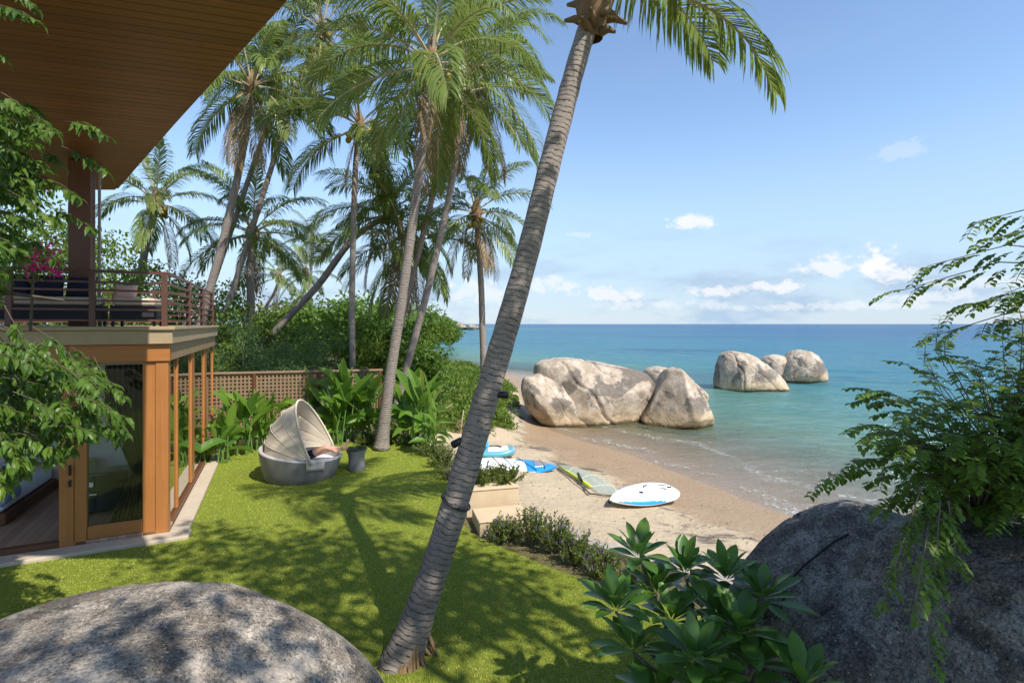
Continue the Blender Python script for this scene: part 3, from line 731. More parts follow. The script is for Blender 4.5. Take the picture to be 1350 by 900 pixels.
# headland far across the bay, with its own rocks
hx = np.linspace(-130, -27, 80); hy = np.linspace(470, 560, 16); HX, HYY = np.meshgrid(hx, hy, indexing='ij')
hz = 15*sst(HX, -36, -80)*np.sin(np.clip((HYY-470)/90, 0, 1)*math.pi)**.6+5*(vnoise(HX, HYY, 9, 4)-.4)+2.4*(vnoise(HX, HYY, 3, 5)-.4)-2.2
q = MB(); q.grid(np.stack([HX.ravel(), HYY.ravel(), hz.ravel()], 1), 80, 16)
tag(q.build('headland', plain('far_scrub', (.06, .10, .03), .95, .45, .1, .25), None, True), kind='structure')
for i, (x, y, w, h, lb) in enumerate([(607, 431, 9, 7, 'pale far rock below the wooded headland'), (592, 432, 8, 4, 'pale low far rock left on the headland shore'), (624, 431, 8, 4, 'pale low far rock at the tip of the headland'), (656, 429.5, 4, 1.5, 'tiny far rock alone in the sea off the headland')]):
    boulder('sea_rock', [(x-w, y+2), (x-w*.8, y-h*.6), (x-w*.2, y-h), (x+w*.4, y-h*.7), (x+w, y+1), (x, y+3)], 468 if i < 3 else 520, 5, 5, M['searock'], lb, 4, .08, 8, 20+i, zdown=3)

# ------------------------------------------------------------------ coconut palms
def frond_mesh(name, elev, curl, seed, mt, Ln=4.0, nl=66, dry=False, start=.18):
    rs = np.random.RandomState(seed); q = MB(); k = 26
    pts = [Vector((0, 0, 0))]; a = elev; tang = []
    for i in range(k):
        t = (i+.5)/k; ang_ = elev-curl*t**1.35
        d = Vector((math.cos(ang_), .10*math.sin(seed)*t, math.sin(ang_))).normalized(); tang.append(d)
        pts.append(pts[-1]+d*(Ln/k))
    tang.append(tang[-1])
    q.tube(pts, [max(.006, .045*(1-i/k)**.8) if i else .06 for i in range(k+1)], 5, tint=.55, m=1)
    twist = rs.uniform(-.5, .5)
    for sgn in (-1, 1):
        for i in range(nl):
            t = start+(1-start)*(i+rs.rand()*.7)/nl; f = t*k; j = min(k-1, int(f)); p = pts[j].lerp(pts[j+1], f-j); tg = tang[j]
            if rs.rand() < .04: continue
            sd0 = Vector((-math.sin(0)*tg.x, sgn, 0)); up = sd0.cross(tg)*sgn
            if up.z < 0: up = -up
            prof = (math.sin(math.pi*min(1, (.14+.80*t)))**.55)
            l = (1.10*prof+.05)*(.85+.3*rs.rand())*Ln/4.0
            tw = twist*t*sgn
            d0 = (sd0*(.85-.35*t)+tg*(.50+.5*t)+up*(.25+tw)+Vector(rs.randn(3))*.07).normalized()
            g_ = (.85 if not dry else 1.9)*(.7+.6*rs.rand())
            d1 = (d0+Vector((0, 0, -g_))).normalized(); d2 = (d1+Vector((0, 0, -g_*.9))).normalized()
            w = .019*(.8+.5*rs.rand())*(1.15 if not dry else .8)
            wv = d0.cross(up); wv.normalize(); wv *= w
            p1 = p+d0*l*.4; p2 = p1+d1*l*.33; p3 = p2+d2*l*.27
            V = [p-wv*.6, p+wv*.6, p1+wv, p1-wv, p2+wv*.8, p2-wv*.8, p3]
            tn = min(1, max(0, .25+.5*rs.rand()+.22*t+(.2 if rs.rand() < .05 else 0)))
            q.add([v[:] for v in V], [(0, 1, 2, 3), (3, 2, 4, 5), (5, 4, 6)], tn)
    o = q.build(name, mt); me = o.data; bpy.data.objects.remove(o); return me
GREEN = []
for e, c in ((80, .9), (66, 1.15), (50, 1.35), (36, 1.4), (20, 1.35), (4, 1.15), (-14, .95), (-34, .7)):
    GREEN.append([frond_mesh('frond', R(e), c, 111+e+s*100, [M['frond'], M['deadstalk']]) for s in range(2)])
ELEV = [80, 66, 50, 36, 20, 4, -14, -34]
DRY = [frond_mesh('dry_frond', R(e), c, 5+s, [M['frond_dry'], M['deadstalk']], 3.4, 50, True) for e, c, s in ((-40, .9, 1), (-62, .5, 2), (-72, .3, 3))]

def trunk_mb(pts, r0, r1, flare=1.45, seg=.12, n=14):
    # smooth curve through the points
    out_ = []; m_ = len(pts)
    def cr(i, t):
        a = pts[max(i-1, 0)]; b = pts[i]; c = pts[min(i+1, m_-1)]; d = pts[min(i+2, m_-1)]
        return .5*((2*b)+(c-a)*t+(2*a-5*b+4*c-d)*t*t+(3*b-a-3*c+d)*t**3)
    for i in range(m_-1):
        k = max(2, int((pts[i+1]-pts[i]).length/seg))
        out_ += [cr(i, j/k) for j in range(k)]
    out_.append(pts[-1]); k = len(out_); L = 0; rr = []
    for i, p in enumerate(out_):
        t = i/(k-1); L = t*sum((out_[j+1]-out_[j]).length for j in range(k-1)) if i else 0
        fl_ = 1+(flare-1)*math.exp(-L/.35)
        rr.append((r0+(r1-r0)*t**.7)*fl_*(1+.035*random.uniform(-1, 1)))
    q = MB(); q.tube(out_, rr, n, vlen=True); return q, out_
root_line = {}
def palm(pts, r0, r1, label, size=1.0, n=22, dead=3, nuts=8, seed=0, elevs=None, custom=None, lower=0.0, cat='palm tree'):
    rs = random.Random(seed)
    root = thing('coconut_palm', pts[0], label, cat, 'coconut palms')
    q, line = trunk_mb(pts, r0, r1); root_line[root.name] = line
    q.build('trunk', M['trunk'], root, True)
    top = pts[-1]; ax = (line[-1]-line[-4]).normalized()
    # crown heart: fibre, old leaf bases
    h = MB()
    h.lathe([(r1*1.0, -.35), (r1*1.7, -.1), (r1*2.1, .15), (r1*1.6, .45), (r1*.5, .75), (.01, .95)], top, 10)
    for i in range(16):
        a = rs.uniform(0, 6.28); z = rs.uniform(-.35, .15); L = rs.uniform(.16, .34)*size
        b0 = top+Vector((math.cos(a)*r1, math.sin(a)*r1, z)); b1 = b0+Vector((math.cos(a)*L, math.sin(a)*L, L*rs.uniform(-.7, .6)))
        h.tube([b0, b0.lerp(b1, .5)+Vector((0, 0, .03)), b1], [.06, .045, .02], 5)
    h.build('crown_heart', M['husk'], root, True)
    if nuts:
        for i in range(nuts):
            c = MB()
            a = rs.uniform(0, 6.28); r_ = rs.uniform(.22, .42)*size+r1*.6; z = rs.uniform(-.45, .0); s_ = rs.uniform(.8, 1.1)*.115
            c.lathe([(.001, -1.15*s_), (.6*s_, -.9*s_), (.95*s_, -.3*s_), (.95*s_, .3*s_), (.6*s_, .9*s_), (.001, 1.2*s_)], top+Vector((math.cos(a)*r_, math.sin(a)*r_, z)), 8)
            c.build('coconut', M['coconut'], root, True)
    lst = []
    if custom: lst += custom
    ga = rs.uniform(0, 6.28)
    es = elevs or [84, 76, 70, 62, 56, 50, 45, 40, 34, 28, 22, 16, 10, 4, -2, -8, -15, -22, -30, -38]
    if n:
        n = max(4, int(n*.8)) if not custom else n
        for i in range(n):
            e = es[int(i*len(es)/n)]+rs.uniform(-6, 6)-lower*(1 if i > 3 else .3)
            lst.append((ga+i*2.39996+rs.uniform(-.25, .25), e, rs.uniform(.86, 1.08)*(.62 if custom else 1)))
    for az, e, s_ in lst:
        gi = min(range(8), key=lambda j: abs(ELEV[j]-e))
        o = bpy.data.objects.new('frond', GREEN[gi][rs.randrange(2)]); COL.objects.link(o); o.parent = root
        o.location = top+Vector((math.cos(az), math.sin(az), 0))*r1*.8+Vector((0, 0, .12+.004*e))-pts[0]
        o.rotation_euler = (rs.uniform(-.25, .25), math.radians(ELEV[gi]-e)*.6, az); o.scale = (s_*size,)*3
    for i in range(dead):
        az = rs.uniform(0, 6.28); o = bpy.data.objects.new('dry_frond', DRY[rs.randrange(3)]); COL.objects.link(o); o.parent = root
        o.location = top+Vector((math.cos(az), math.sin(az), 0))*r1*.9+Vector((0, 0, -.15))-pts[0]
        o.rotation_euler = (0, 0, az); o.scale = (size*rs.uniform(.7, 1.0),)*3
        o['label'] = 'dry brown hanging frond'
    return root
def roots(root, line, r):
    q = MB(); rs = random.Random(6); c = line[0]
    for i in range(46):
        a = rs.uniform(0, 6.28); z0 = rs.uniform(.05, .30); L = rs.uniform(.05, .16); d = Vector((math.cos(a), math.sin(a), 0)); k = c+Vector((line[1]-line[0]).normalized())*(z0+.1)
        q.tube([k+d*r*.9, k+d*(r*1.15)-Vector((0, 0, z0*.5)), k+d*(r*1.2+L)-Vector((0, 0, z0+.06))], [.022, .020, .012], 5)
    q.build('root_fringe', M['husk'], root, True)
def TP(lst, d0, d1=None):  # a trunk traced through the photo, receding from d0 to d1
    d1 = d1 or d0; k = len(lst)-1
    return [P(x, y, d0+(d1-d0)*i/k) for i, (x, y) in enumerate(lst)]
def to_ground(pts, z=-.1):  # carries a trunk whose foot is hidden on down to the ground
    a, b = pts[0], pts[1]; d = (a-b); d.z = min(d.z, -.3)
    t = (a.z-z)/-d.z
    return [a+d*t]+pts if t > .02 else pts
# the leaning one in front
lean = TP([(522, 878), (545, 830), (592, 690), (642, 520), (690, 355), (728, 205), (757, 95), (782, 12)], 5.35, 6.1)
lean[0].z = -.12
LEANPALM = palm(lean, .165, .108, 'tall leaning coconut palm in the foreground crossing the whole picture', 1.0, 7, 0, 0, 3,
     elevs=[86, 80, 74], custom=[(R(20), 16, .74), (R(38), 34, .72), (R(0), 48, .8), (R(-30), 55, .85), (R(62), 58, .7), (R(-60), 60, .7)])
roots(LEANPALM, root_line[LEANPALM.name], .20)
palm(TP([(503, 591), (513, 505), (529, 400), (545, 285), (558, 185), (570, 92)], 14.4), .165, .10, 'straight slim coconut palm rising from the garden edge beside the side table', .98, 26, 2, 6, 21)
palm(to_ground(TP([(465, 490), (464, 400), (466, 300), (469, 215), (474, 172)], 20.5)), .13, .10, 'upright coconut palm with a bunch of yellow nuts behind the fence', .95, 22, 1, 16, 5)
palm(to_ground(TP([(274, 392), (297, 305), (319, 205), (332, 120)], 21.5)), .19, .13, 'white trunked leaning coconut palm beside the balcony corner', 1.0, 24, 6, 4, 8, lower=8)
palm(to_ground(TP([(545, 452), (563, 385), (590, 270), (606, 180), (615, 128)], 19.5)), .145, .105, 'leaning coconut palm with old brown hanging fronds right of the straight one', .95, 22, 8, 8, 13, lower=4)
palm(to_ground(TP([(636, 430), (634, 370), (628, 285)], 23)), .16, .12, 'short crowned coconut palm at the seaward edge of the grove', .85, 20, 6, 6, 17, lower=6)
palm(to_ground(TP([(331, 415), (330, 360), (333, 312)], 27)), .22, .17, 'dense low coconut palm left of centre, behind the white trunk', .95, 24, 3, 4, 19)
palm(to_ground(TP([(186, 360), (193, 320), (206, 272)], 26)), .2, .16, 'coconut palm with orange nuts standing left behind the balcony', .85, 20, 1, 18, 23)
palm(to_ground(TP([(407, 420), (410, 360), (412, 318)], 60)), .18, .14, 'small distant coconut palm seen in the gap of sky', .95, 18, 1, 0, 29)
palm(to_ground(TP([(380, 418), (420, 375), (468, 312), (512, 285)], 25)), .20, .14, 'dark coconut palm leaning steeply to the right behind the fence', 1.05, 24, 4, 4, 31)
palm(to_ground(TP([(528, 430), (530, 380), (536, 325)], 23.5)), .17, .13, 'shaded coconut palm with a low crown between two leaning trunks', .95, 22, 5, 4, 37, lower=10)
palm(to_ground(TP([(336, 212), (352, 165), (366, 105)], 26)), .14, .11, 'slender coconut palm just right of the white trunk', 1.0, 20, 3, 4, 41)
palm(to_ground(TP([(352, 240), (390, 120), (425, 45)], 25)), .14, .11, 'tall coconut palm whose crown touches the top edge left of centre', 1.15, 22, 3, 4, 43)
palm(to_ground(TP([(560, 300), (590, 180), (628, 60)], 22)), .14, .11, 'tall coconut palm whose crown overlaps the straight one from behind', 1.05, 20, 6, 4, 47)
palm(to_ground(TP([(382, 405), (400, 385), (404, 362)], 55)), .16, .13, 'low distant coconut palm behind the bushes in the middle gap', .9, 16, 1, 0, 53)
palm(to_ground(TP([(350, 405), (362, 385), (368, 368)], 50)), .16, .13, 'low distant coconut palm beside the far white house', .85, 16, 1, 0, 59)
# ------------------------------------------------------------------ planter boxes, low wall
def frame2(o, ang):
    c, s = math.cos(ang), math.sin(ang)
    def f(v):
        v = np.asarray(v, float).reshape(-1, 3)
        return np.stack([o[0]+v[:, 0]*c-v[:, 1]*s, o[1]+v[:, 0]*s+v[:, 1]*c, v[:, 2]], 1)
    return f
f1 = frame2((-.80, 9.36), R(15)); f2 = frame2((-.52, 8.52), R(14))
pb = thing('planter_box', (-.80, 9.36, 0), 'taller tan rendered planter box between the lawn and the sand', 'planter')
MB().rbox((0, 0, -1.0), (.95, 1.25, .44), .015, f1).build('box', M['sandstone'], pb)
q = MB()
for lo, hi in (((-.015, -.015, .442), (.965, .10, .475)), ((-.015, .10, .442), (.10, 1.265, .475)), ((.85, .10, .442), (.965, 1.265, .475))): q.rbox(lo, hi, .01, f1)
q.build('coping', M['sandstone'], pb)
pb2 = thing('planter_box', (-.52, 8.52, 0), 'low step shaped tan planter box in front of the taller one', 'planter')
MB().rbox((0, 0, -1.0), (.88, .72, .20), .015, f2).build('box', M['sandstone'], pb2)
MB().rbox((-.015, -.015, .202), (.895, .12, .235), .01, f2).build('coping', M['sandstone'], pb2)
q = MB(); path = [(.36, 8.80), (1.15, 8.02), (2.5, 6.92), (5, 5.62), (9, 4.22)]
for (x0, y0), (x1, y1) in zip(path[:-1], path[1:]):
    L = math.hypot(x1-x0, y1-y0); q.rbox((0, -.02, -1.3), (L+.02, .22, .10), .012, frame2((x0, y0), math.atan2(y1-y0, x1-x0)))
tag(q.build('retaining_wall', plain('grey_render', (.36, .31, .26), .8, .2, .3, 4)), 'low grey tan retaining wall running along the sand behind the border shrubs', 'wall')

# ------------------------------------------------------------------ plants
def rnd(n): return np.random.rand(n)
def unit(v): return v/(np.linalg.norm(v, axis=1, keepdims=True)+1e-9)
def clumps(q, cs, n, L, asp=.45, droop=.35, tv=.5, rs=None):
    """leaf clumps: cs = rows of x, y, z, radius"""
    cs = np.asarray(cs, float); k = len(cs); N = k*n
    c = np.repeat(cs, n, 0); u = unit(np.random.randn(N, 3)); r = c[:, 3]*(np.random.rand(N)**.45)
    pos = c[:, :3]+u*r[:, None]*np.array([1, 1, .8])
    d = unit(u*.8+np.random.randn(N, 3)*.55+np.array([0, 0, -droop]))
    up = unit(np.random.randn(N, 3)*.6+np.array([0, 0, 1.0]))
    tb = np.repeat(np.random.rand(k), n)
    q.leaves(pos, d, up, L*(.65+.7*rnd(N)), L*asp*(.7+.6*rnd(N)), .10, .12, np.clip(tb*tv+rnd(N)*(1-tv), 0, 1))
def blob(c, rad, k, cr, inner=.35):
    """clump centres spread through an uneven ellipsoid"""
    u = unit(np.random.randn(k, 3)); r = inner+(1-inner)*np.random.rand(k)**.5
    r *= .82+.36*np.random.rand(k)
    p = np.array(c)+u*r[:, None]*np.array(rad)
    return np.concatenate([p, (cr*(.7+.7*np.random.rand(k)))[:, None]], 1)
def broad_tree(base, trunk_h, crown_c, crown_r, k, n, L, label, lm, name='broadleaf_tree', cat='tree', r0=.14, cr=.5, asp=.5, limbs=7, group=None, seed=0, extra=()):
    np.random.seed(1000+seed); rs = random.Random(seed)
    root = thing(name, base, label, cat, group); base = Vector(base); cc = Vector(crown_c)
    w = MB(); fork = base+(cc-base)*.45; fork.z = max(base.z+trunk_h, base.z+.3)
    w.tube([base-Vector((0, 0, .15)), base.lerp(fork, .5)+Vector((rs.uniform(-.1, .1), 0, 0)), fork], [r0*1.3, r0, r0*.8], 8)
    cs = blob(crown_c, crown_r, k, cr)
    for ec, er, ek in extra: cs = np.concatenate([cs, blob(ec, er, ek, cr)])
    k = len(cs)
    for i in range(limbs):
        e = Vector(cs[rs.randrange(k)][:3]); m_ = fork.lerp(e, .5)+Vector((rs.uniform(-.2, .2), rs.uniform(-.2, .2), .25))
        w.tube([fork, m_, e], [r0*.6, r0*.35, r0*.1], 6)
    w.build('trunk', M['bark'], root, True)
    q = MB(); clumps(q, cs, n, L, asp); q.build('crown', lm, root)
    return root
def bush(base, rad, k, n, L, label, lm, name='bush', cat='bush', cr=.35, asp=.5, seed=0, group=None, flowers=None):
    np.random.seed(2000+seed); rs = random.Random(seed)
    root = thing(name, base, label, cat, group); b = Vector(base)
    cs = blob((b.x, b.y, b.z+rad[2]*.85), rad, k, cr, .25); cs = cs[cs[:, 2] > b.z+.05]
    w = MB()
    for i in range(6):
        e = Vector(cs[rs.randrange(len(cs))][:3]); w.tube([b+Vector((rs.uniform(-.1, .1), rs.uniform(-.1, .1), -.1)), b.lerp(e, .5)+Vector((0, 0, .1)), e], [.035, .025, .01], 5)
    w.build('stems', M['limb'], root)
    q = MB(); clumps(q, cs, n, L, asp); q.build('foliage', lm, root)
    if flowers:
        fm, nf, fl_ = flowers; q = MB(); pk = cs[np.random.randint(0, len(cs), nf)]; u = unit(np.random.randn(nf, 3)+np.array([0, -.3, .8]))
        ps = np.repeat(pk[:, :3]+u*pk[:, 3:4]*1.05, 4, 0)+np.random.randn(nf*4, 3)*fl_*.5
        q.leaves(ps, np.random.randn(nf*4, 3)+np.array([0, 0, .6]), unit(np.random.randn(nf*4, 3)), fl_, fl_*.7, .1, .1); q.build('flowers', fm, root)
    return root
# bushes and trees behind the fence
for i, (px, pt, d, w, hk, mt, lb) in enumerate([
    (318, 418, 18.5, 1.6, 1, 'pine_leaf', 'feathery blue green bush directly behind the left end of the lattice fence'),
    (372, 430, 19, 1.5, 1, 'pine_leaf', 'feathery blue green bush behind the fence above the daybed'),
    (425, 432, 20.5, 1.6, 1, 'pine_leaf', 'feathery blue green bush behind the fence left of the upright palm trunk'),
    (300, 400, 24, 2.2, 1, 'bush_leaf', 'light green tall bush right of the balcony corner'),
    (352, 412, 26, 2.3, 1, 'bush_leaf', 'light green bush below the dense low palm'),
    (445, 405, 25, 2.4, 1, 'bush_leaf', 'green bush between the steeply leaning trunk and the upright trunk'),
    (500, 412, 22, 1.7, 1, 'bush_leaf', 'shaded green bush behind the right end of the lattice fence'),
    (538, 425, 23.5, 1.5, 1, 'bush_leaf', 'green bush at the foot of the leaning palm with hanging dry fronds'),
    (560, 440, 20.5, .75, 1, 'tree_leaf', 'leafy bright green seaside bush with sprigs against the water')]):
    zt = CZ-(pt-HY)/FPX*d; b = P(px, 0, d); bush((b.x, b.y, 0), (w, w*.9, zt*.52), 60, 70, .20 if mt != 'pine_leaf' else .15, lb, M[mt], cr=.42, asp=.5 if mt != 'pine_leaf' else .2, seed=i, group='bushes behind the fence')
for i, (px, pt, d, w, mt, lb) in enumerate([
    (30, 205, 19, 3.2, 'bush_leaf', 'big light green tree behind the balcony at the left edge'),
    (95, 285, 23, 3.0, 'bush_leaf', 'bushy green tree behind the balcony column'),
    (165, 345, 24, 2.6, 'dark_leaf', 'dark green tree behind the balcony, below the palm with orange nuts'),
    (235, 352, 27, 3.0, 'bush_leaf', 'green tree behind the balcony railing next to the white trunk'),
    (285, 375, 31, 3.0, 'bush_leaf', 'distant green tree just right of the white palm trunk'),
    (395, 402, 48, 5.0, 'bush_leaf', 'wide distant tree under the small palms in the gap'),
    (480, 395, 45, 4.5, 'dark_leaf', 'dark distant tree behind the upright palm trunk'),
    (530, 402, 60, 5.0, 'bush_leaf', 'distant shore tree left of the headland'),
    (588, 425, 110, 3.0, 'bush_leaf', 'far shore tree where the bay bends round')]):
    zt = CZ-(pt-HY)/FPX*d; b = P(px, 0, d); h = zt*.5; broad_tree((b.x, b.y, 0), zt*.3, (b.x, b.y, zt-h), (w, w*.8, h), 80, 80, .22 if d < 40 else .45, lb, M[mt], cr=.75 if d < 40 else 1.3, group='trees behind the villa', seed=i)
# far white house
hs = P(345, 0, 62); hr = thing('far_house', (hs.x, 62, 0), 'small distant white house with a grey roof among the palms', 'house')
MB().rbox((hs.x-2.6, 62, -.5), (hs.x+2.6, 66, 4.6), .03).build('wall', M['white'], hr)
q = MB(); q.prism([(hs.x-3.2, 61.5), (hs.x+3.2, 61.5), (hs.x+3.2, 66.5), (hs.x-3.2, 66.5)], 4.604, 4.75); q.add([(hs.x-3.2, 61.5, 4.752), (hs.x+3.2, 61.5, 4.752), (hs.x+3.2, 66.5, 4.752), (hs.x-3.2, 66.5, 4.752), (hs.x-2, 64, 6), (hs.x+2, 64, 6)], [(0, 1, 5, 4), (1, 2, 5), (2, 3, 4, 5), (3, 0, 4)]); q.build('roof', plain('grey_roof', (.30, .28, .27), .8), hr)
MB().rbox((hs.x-1.6, 61.97, 1.8), (hs.x-.4, 61.995, 3.6), .01).build('window', M['darkbox'], hr)
MB().rbox((hs.x+.6, 61.97, 1.8), (hs.x+1.8, 61.995, 3.6), .01).build('window', M['darkbox'], hr)
cy = P(368, 0, 52); cyo = thing('garden_wall', (cy.x, 52, 0), 'low distant white wall beside the steeply leaning palm', 'wall')
MB().rbox((cy.x-2.2, 52, -.4), (cy.x+2.2, 52.3, 3.3), .03).build('wall', M['white'], cyo); MB().rbox((cy.x-2.25, 51.95, 3.303), (cy.x+2.25, 52.35, 3.4), .02).build('coping', M['sandstone'], cyo)

# big single leaves as strips
def bigleaf(q, base, d, up, L, Wd, droop=.4, prof=lambda t: math.sin(math.pi*min(1, t*.97+.02))**.8, n=7, fold=.18, tint=.5, wave=0.0):
    d = Vector(d).normalized(); up = Vector(up); p = Vector(base); V = []; sd = d.cross(up).normalized()
    for i in range(n+1):
        t = i/n; nn = sd.cross(d).normalized(); w = Wd*.5*max(.03, prof(t)); wv = wave*math.sin(t*11+L*40)*Wd
        V += [p+sd*w+nn*(w*fold*2+wv), p.copy(), p-sd*w+nn*(w*fold*2-wv)]
        dd = Vector((0, 0, -1)); d = (d+dd*droop/n*(1-abs(d.z)*.3)).normalized(); sd = (sd-d*sd.dot(d)).normalized(); p = p+d*(L/n)
    F = []
    for i in range(n):
        a = i*3; F += [(a, a+1, a+4, a+3), (a+1, a+2, a+5, a+4)]
    q.add([v[:] for v in V], F, tint)
# broad leaf plants along the fence
HP = [(272, 606, 555, 4, 'small broad leaf plant at the far end of the villa kerb'), (292, 603, 520, 5, 'broad leaf plant second from the villa, by the end of the glass wall'), (318, 592, 497, 6, 'tall broad leaf plant at the left end of the lattice fence'),
      (342, 586, 502, 6, 'broad leaf plant just left of the daybed hood'), (368, 575, 505, 6, 'broad leaf plant behind the left shoulder of the daybed hood'), (396, 568, 486, 6, 'broad leaf plant directly behind the daybed hood'),
      (425, 572, 482, 7, 'broad leaf plant behind the right half of the daybed hood'), (445, 580, 470, 7, 'broad leaf plant behind the person on the daybed'), (462, 576, 450, 7, 'tallest broad leaf plant behind the side table'),
      (484, 574, 476, 6, 'broad leaf plant just left of the straight palm trunk'), (534, 576, 492, 5, 'broad leaf plant just right of the straight palm trunk'), (552, 580, 468, 5, 'broad leaf plant with one upright yellow green leaf near the beach side'),
      (572, 590, 525, 4, 'low broad leaf plant at the right end of the row')]
for i, (px, pb_, pt, ns, lb) in enumerate(HP):
    rs = random.Random(100+i); b = G(px, pb_+6); hgt = CZ-(pt-HY)/FPX*b.y
    root = thing('broad_leaf_plant', b, lb, 'plant', 'broad leaf plants along the fence'); st = MB(); q = MB()
    for s in range(ns+3):
        o = b+Vector((rs.uniform(-.30, .30), rs.uniform(-.22, .22), 0)); lean_ = Vector((rs.uniform(-.22, .22), rs.uniform(-.2, .1), 1)).normalized()
        sh = hgt*rs.uniform(.40, .66); tip = o+lean_*sh
        st.tube([o-Vector((0, 0, .05)), o.lerp(tip, .5), tip], [.022, .018, .010], 6)
        for k in range(rs.choice([3, 3, 4])):
            h0 = o.lerp(tip, .35+.65*k/3 if k < 3 else .9); az = rs.uniform(0, 6.28); e = R(rs.uniform(18, 75)) if k < 2 else R(rs.uniform(50, 86))
            d = (math.cos(az)*math.cos(e), math.sin(az)*math.cos(e), math.sin(e)); Ls = hgt*rs.uniform(.34, .50)
            bigleaf(q, h0, d, (math.cos(az+2), math.sin(az+2), .8), Ls, Ls*rs.uniform(.19, .27), rs.uniform(.4, 1.9), tint=min(1, rs.random()*.9+(.12 if rs.random() < .1 else 0)), wave=.02)
    if 'upright yellow' in lb: bigleaf(q, b+Vector((.05, 0, hgt*.55)), (.05, -.1, 1), (0, -1, .2), .75, .22, .1, tint=1)
    st.build('stems', M['stemgreen'], root); q.build('leaves', M['heliconia'], root)

# border shrubs
violet = leafmat('violet_petal', (.16, .08, .35), (.30, .17, .5), None, .3)
def shrub(x, y, z, w, h, label, mt='hedge_leaf', nst=46, seed=0, fl=True, L=.055):
    rs = random.Random(300+seed); np.random.seed(300+seed)
    root = thing('border_shrub', (x, y, z), label, 'shrub', 'border shrubs'); st = MB(); q = MB(); fq = MB()
    for s in range(nst):
        a = rs.uniform(0, 6.28); r_ = w*rs.random()**.6; tipd = rs.uniform(.6, 1.08)
        t = Vector((x+math.cos(a)*r_, y+math.sin(a)*r_*.9, z+h*tipd*(1-.45*(r_/w)**2))); o = Vector((x+math.cos(a)*r_*.3, y+math.sin(a)*r_*.3, z-.02))
        st.tube([o, o.lerp(t, .5)+Vector((0, 0, .04)), t], [.008, .006, .003], 4)
        nl = 26; tt = np.linspace(.25, 1.02, nl); o_, t_ = np.array(o), np.array(t); pos = o_+(t_-o_)*tt[:, None]+np.random.randn(nl, 3)*.012
        d = np.random.randn(nl, 3)*.8+np.array([math.cos(a)*.3, math.sin(a)*.3, .75]); q.leaves(pos, d, unit(np.random.randn(nl, 3)), L*(.6+.7*rnd(nl)), L*.42, .1, .1, np.clip(rs.random()*.5+rnd(nl)*.5, 0, 1))
        if fl and rs.random() < .35: fq.leaves(np.array([t]*6)+np.random.randn(6, 3)*.012, np.random.randn(6, 3)+np.array([0, 0, .5]), unit(np.random.randn(6, 3)), .024, .018, .1, .1)
    st.build('stems', M['limb'], root); q.build('foliage', M[mt], root)
    if fl and fq.n: fq.build('flowers', violet, root)
for i, (x, y, w, h, lb) in enumerate([(-.12, 8.32, .33, .40, 'flowering border shrub against the low planter box'), (.28, 8.22, .36, .60, 'taller flowering border shrub next to the low planter box'), (.62, 7.95, .36, .56, 'bushy flowering border shrub in the middle of the front row'),
                                      (.92, 7.58, .34, .46, 'flowering border shrub beside the grey retaining wall'), (1.22, 7.15, .33, .36, 'border shrub just above the frangipani leaves'), (1.62, 6.75, .36, .34, 'border shrub half hidden behind the frangipani')]):
    shrub(x, y, 0, w, h, lb, seed=i, mt='hedge_leaf')
for i, (x, y, z, w, h, lb) in enumerate([(-.62, 9.9, .40, .42, .42, 'yellow green shrub filling the taller planter box, behind the leaning trunk'), (-.12, 10.0, .40, .40, .36, 'yellow green shrub on the beach side of the taller planter box'),
                                         (-1.25, 11.6, 0, .45, .50, 'border shrub at the lawn edge left of the leaning trunk'), (-1.65, 12.7, 0, .48, .45, 'border shrub at the lawn edge, second from the leaning trunk'), (-2.1, 13.8, 0, .5, .45, 'border shrub near the far lawn corner'),
                                         (-2.75, 15.0, 0, .55, .35, 'low violet flowered shrub at the far lawn corner'), (-3.45, 15.2, 0, .5, .28, 'low violet flowered shrub below the straight palm trunk'), (-4.1, 15.1, 0, .4, .3, 'low violet flowered shrub behind the side table')]):
    shrub(x, y, z, w, h, lb, seed=20+i, L=.07, fl=i > 4, nst=40)
bb = onground(658, 566); bush((bb.x-.25, bb.y+.9, bb.z), (.75, .6, .40), 40, 50, .13, 'low bright green bush at the foot of the bank right of the leaning trunk', M['cover_leaf'], cr=.24, seed=40)
bb = onground(572, 545); bush((bb.x-.25, bb.y, bb.z), (.7, .6, .5), 40, 50, .13, 'low leafy bush on the bank above the fallen dry fronds', M['cover_leaf'], cr=.24, seed=41)
# creeping plants on the dune behind the beach
n = 34000; x = np.random.uniform(-6.5, 1.4, n); y = np.random.uniform(16.4, 46, n)
dd = np.where(inside(DUNEP, x, y), pdist(DEDGE, x, y), -1)+(vnoise(x, y, 1.1, 8)-.5)*1.6
k = (dd > .25) & (vnoise(x, y, 1.4, 9) > .2); x, y, dd = x[k], y[k], dd[k]; n = len(x)
z = H(x, y)+np.random.rand(n)*(.10+.35*vnoise(x, y, 1.2, 10)*np.clip(dd, 0, 1.5))
q = MB(); q.leaves(np.stack([x, y, z], 1), np.random.randn(n, 3)+np.array([0, 0, .5]), unit(np.random.randn(n, 3)*.5+np.array([0, 0, 1])), .16+.1*rnd(n), .10+.05*rnd(n), .1, .1, np.clip(vnoise(x, y, .8, 11)*.6+rnd(n)*.4, 0, 1))
tag(q.build('ground_cover', M['cover_leaf']), 'bright green creeping ground cover on the bank above the beach', 'ground cover', kind='stuff')
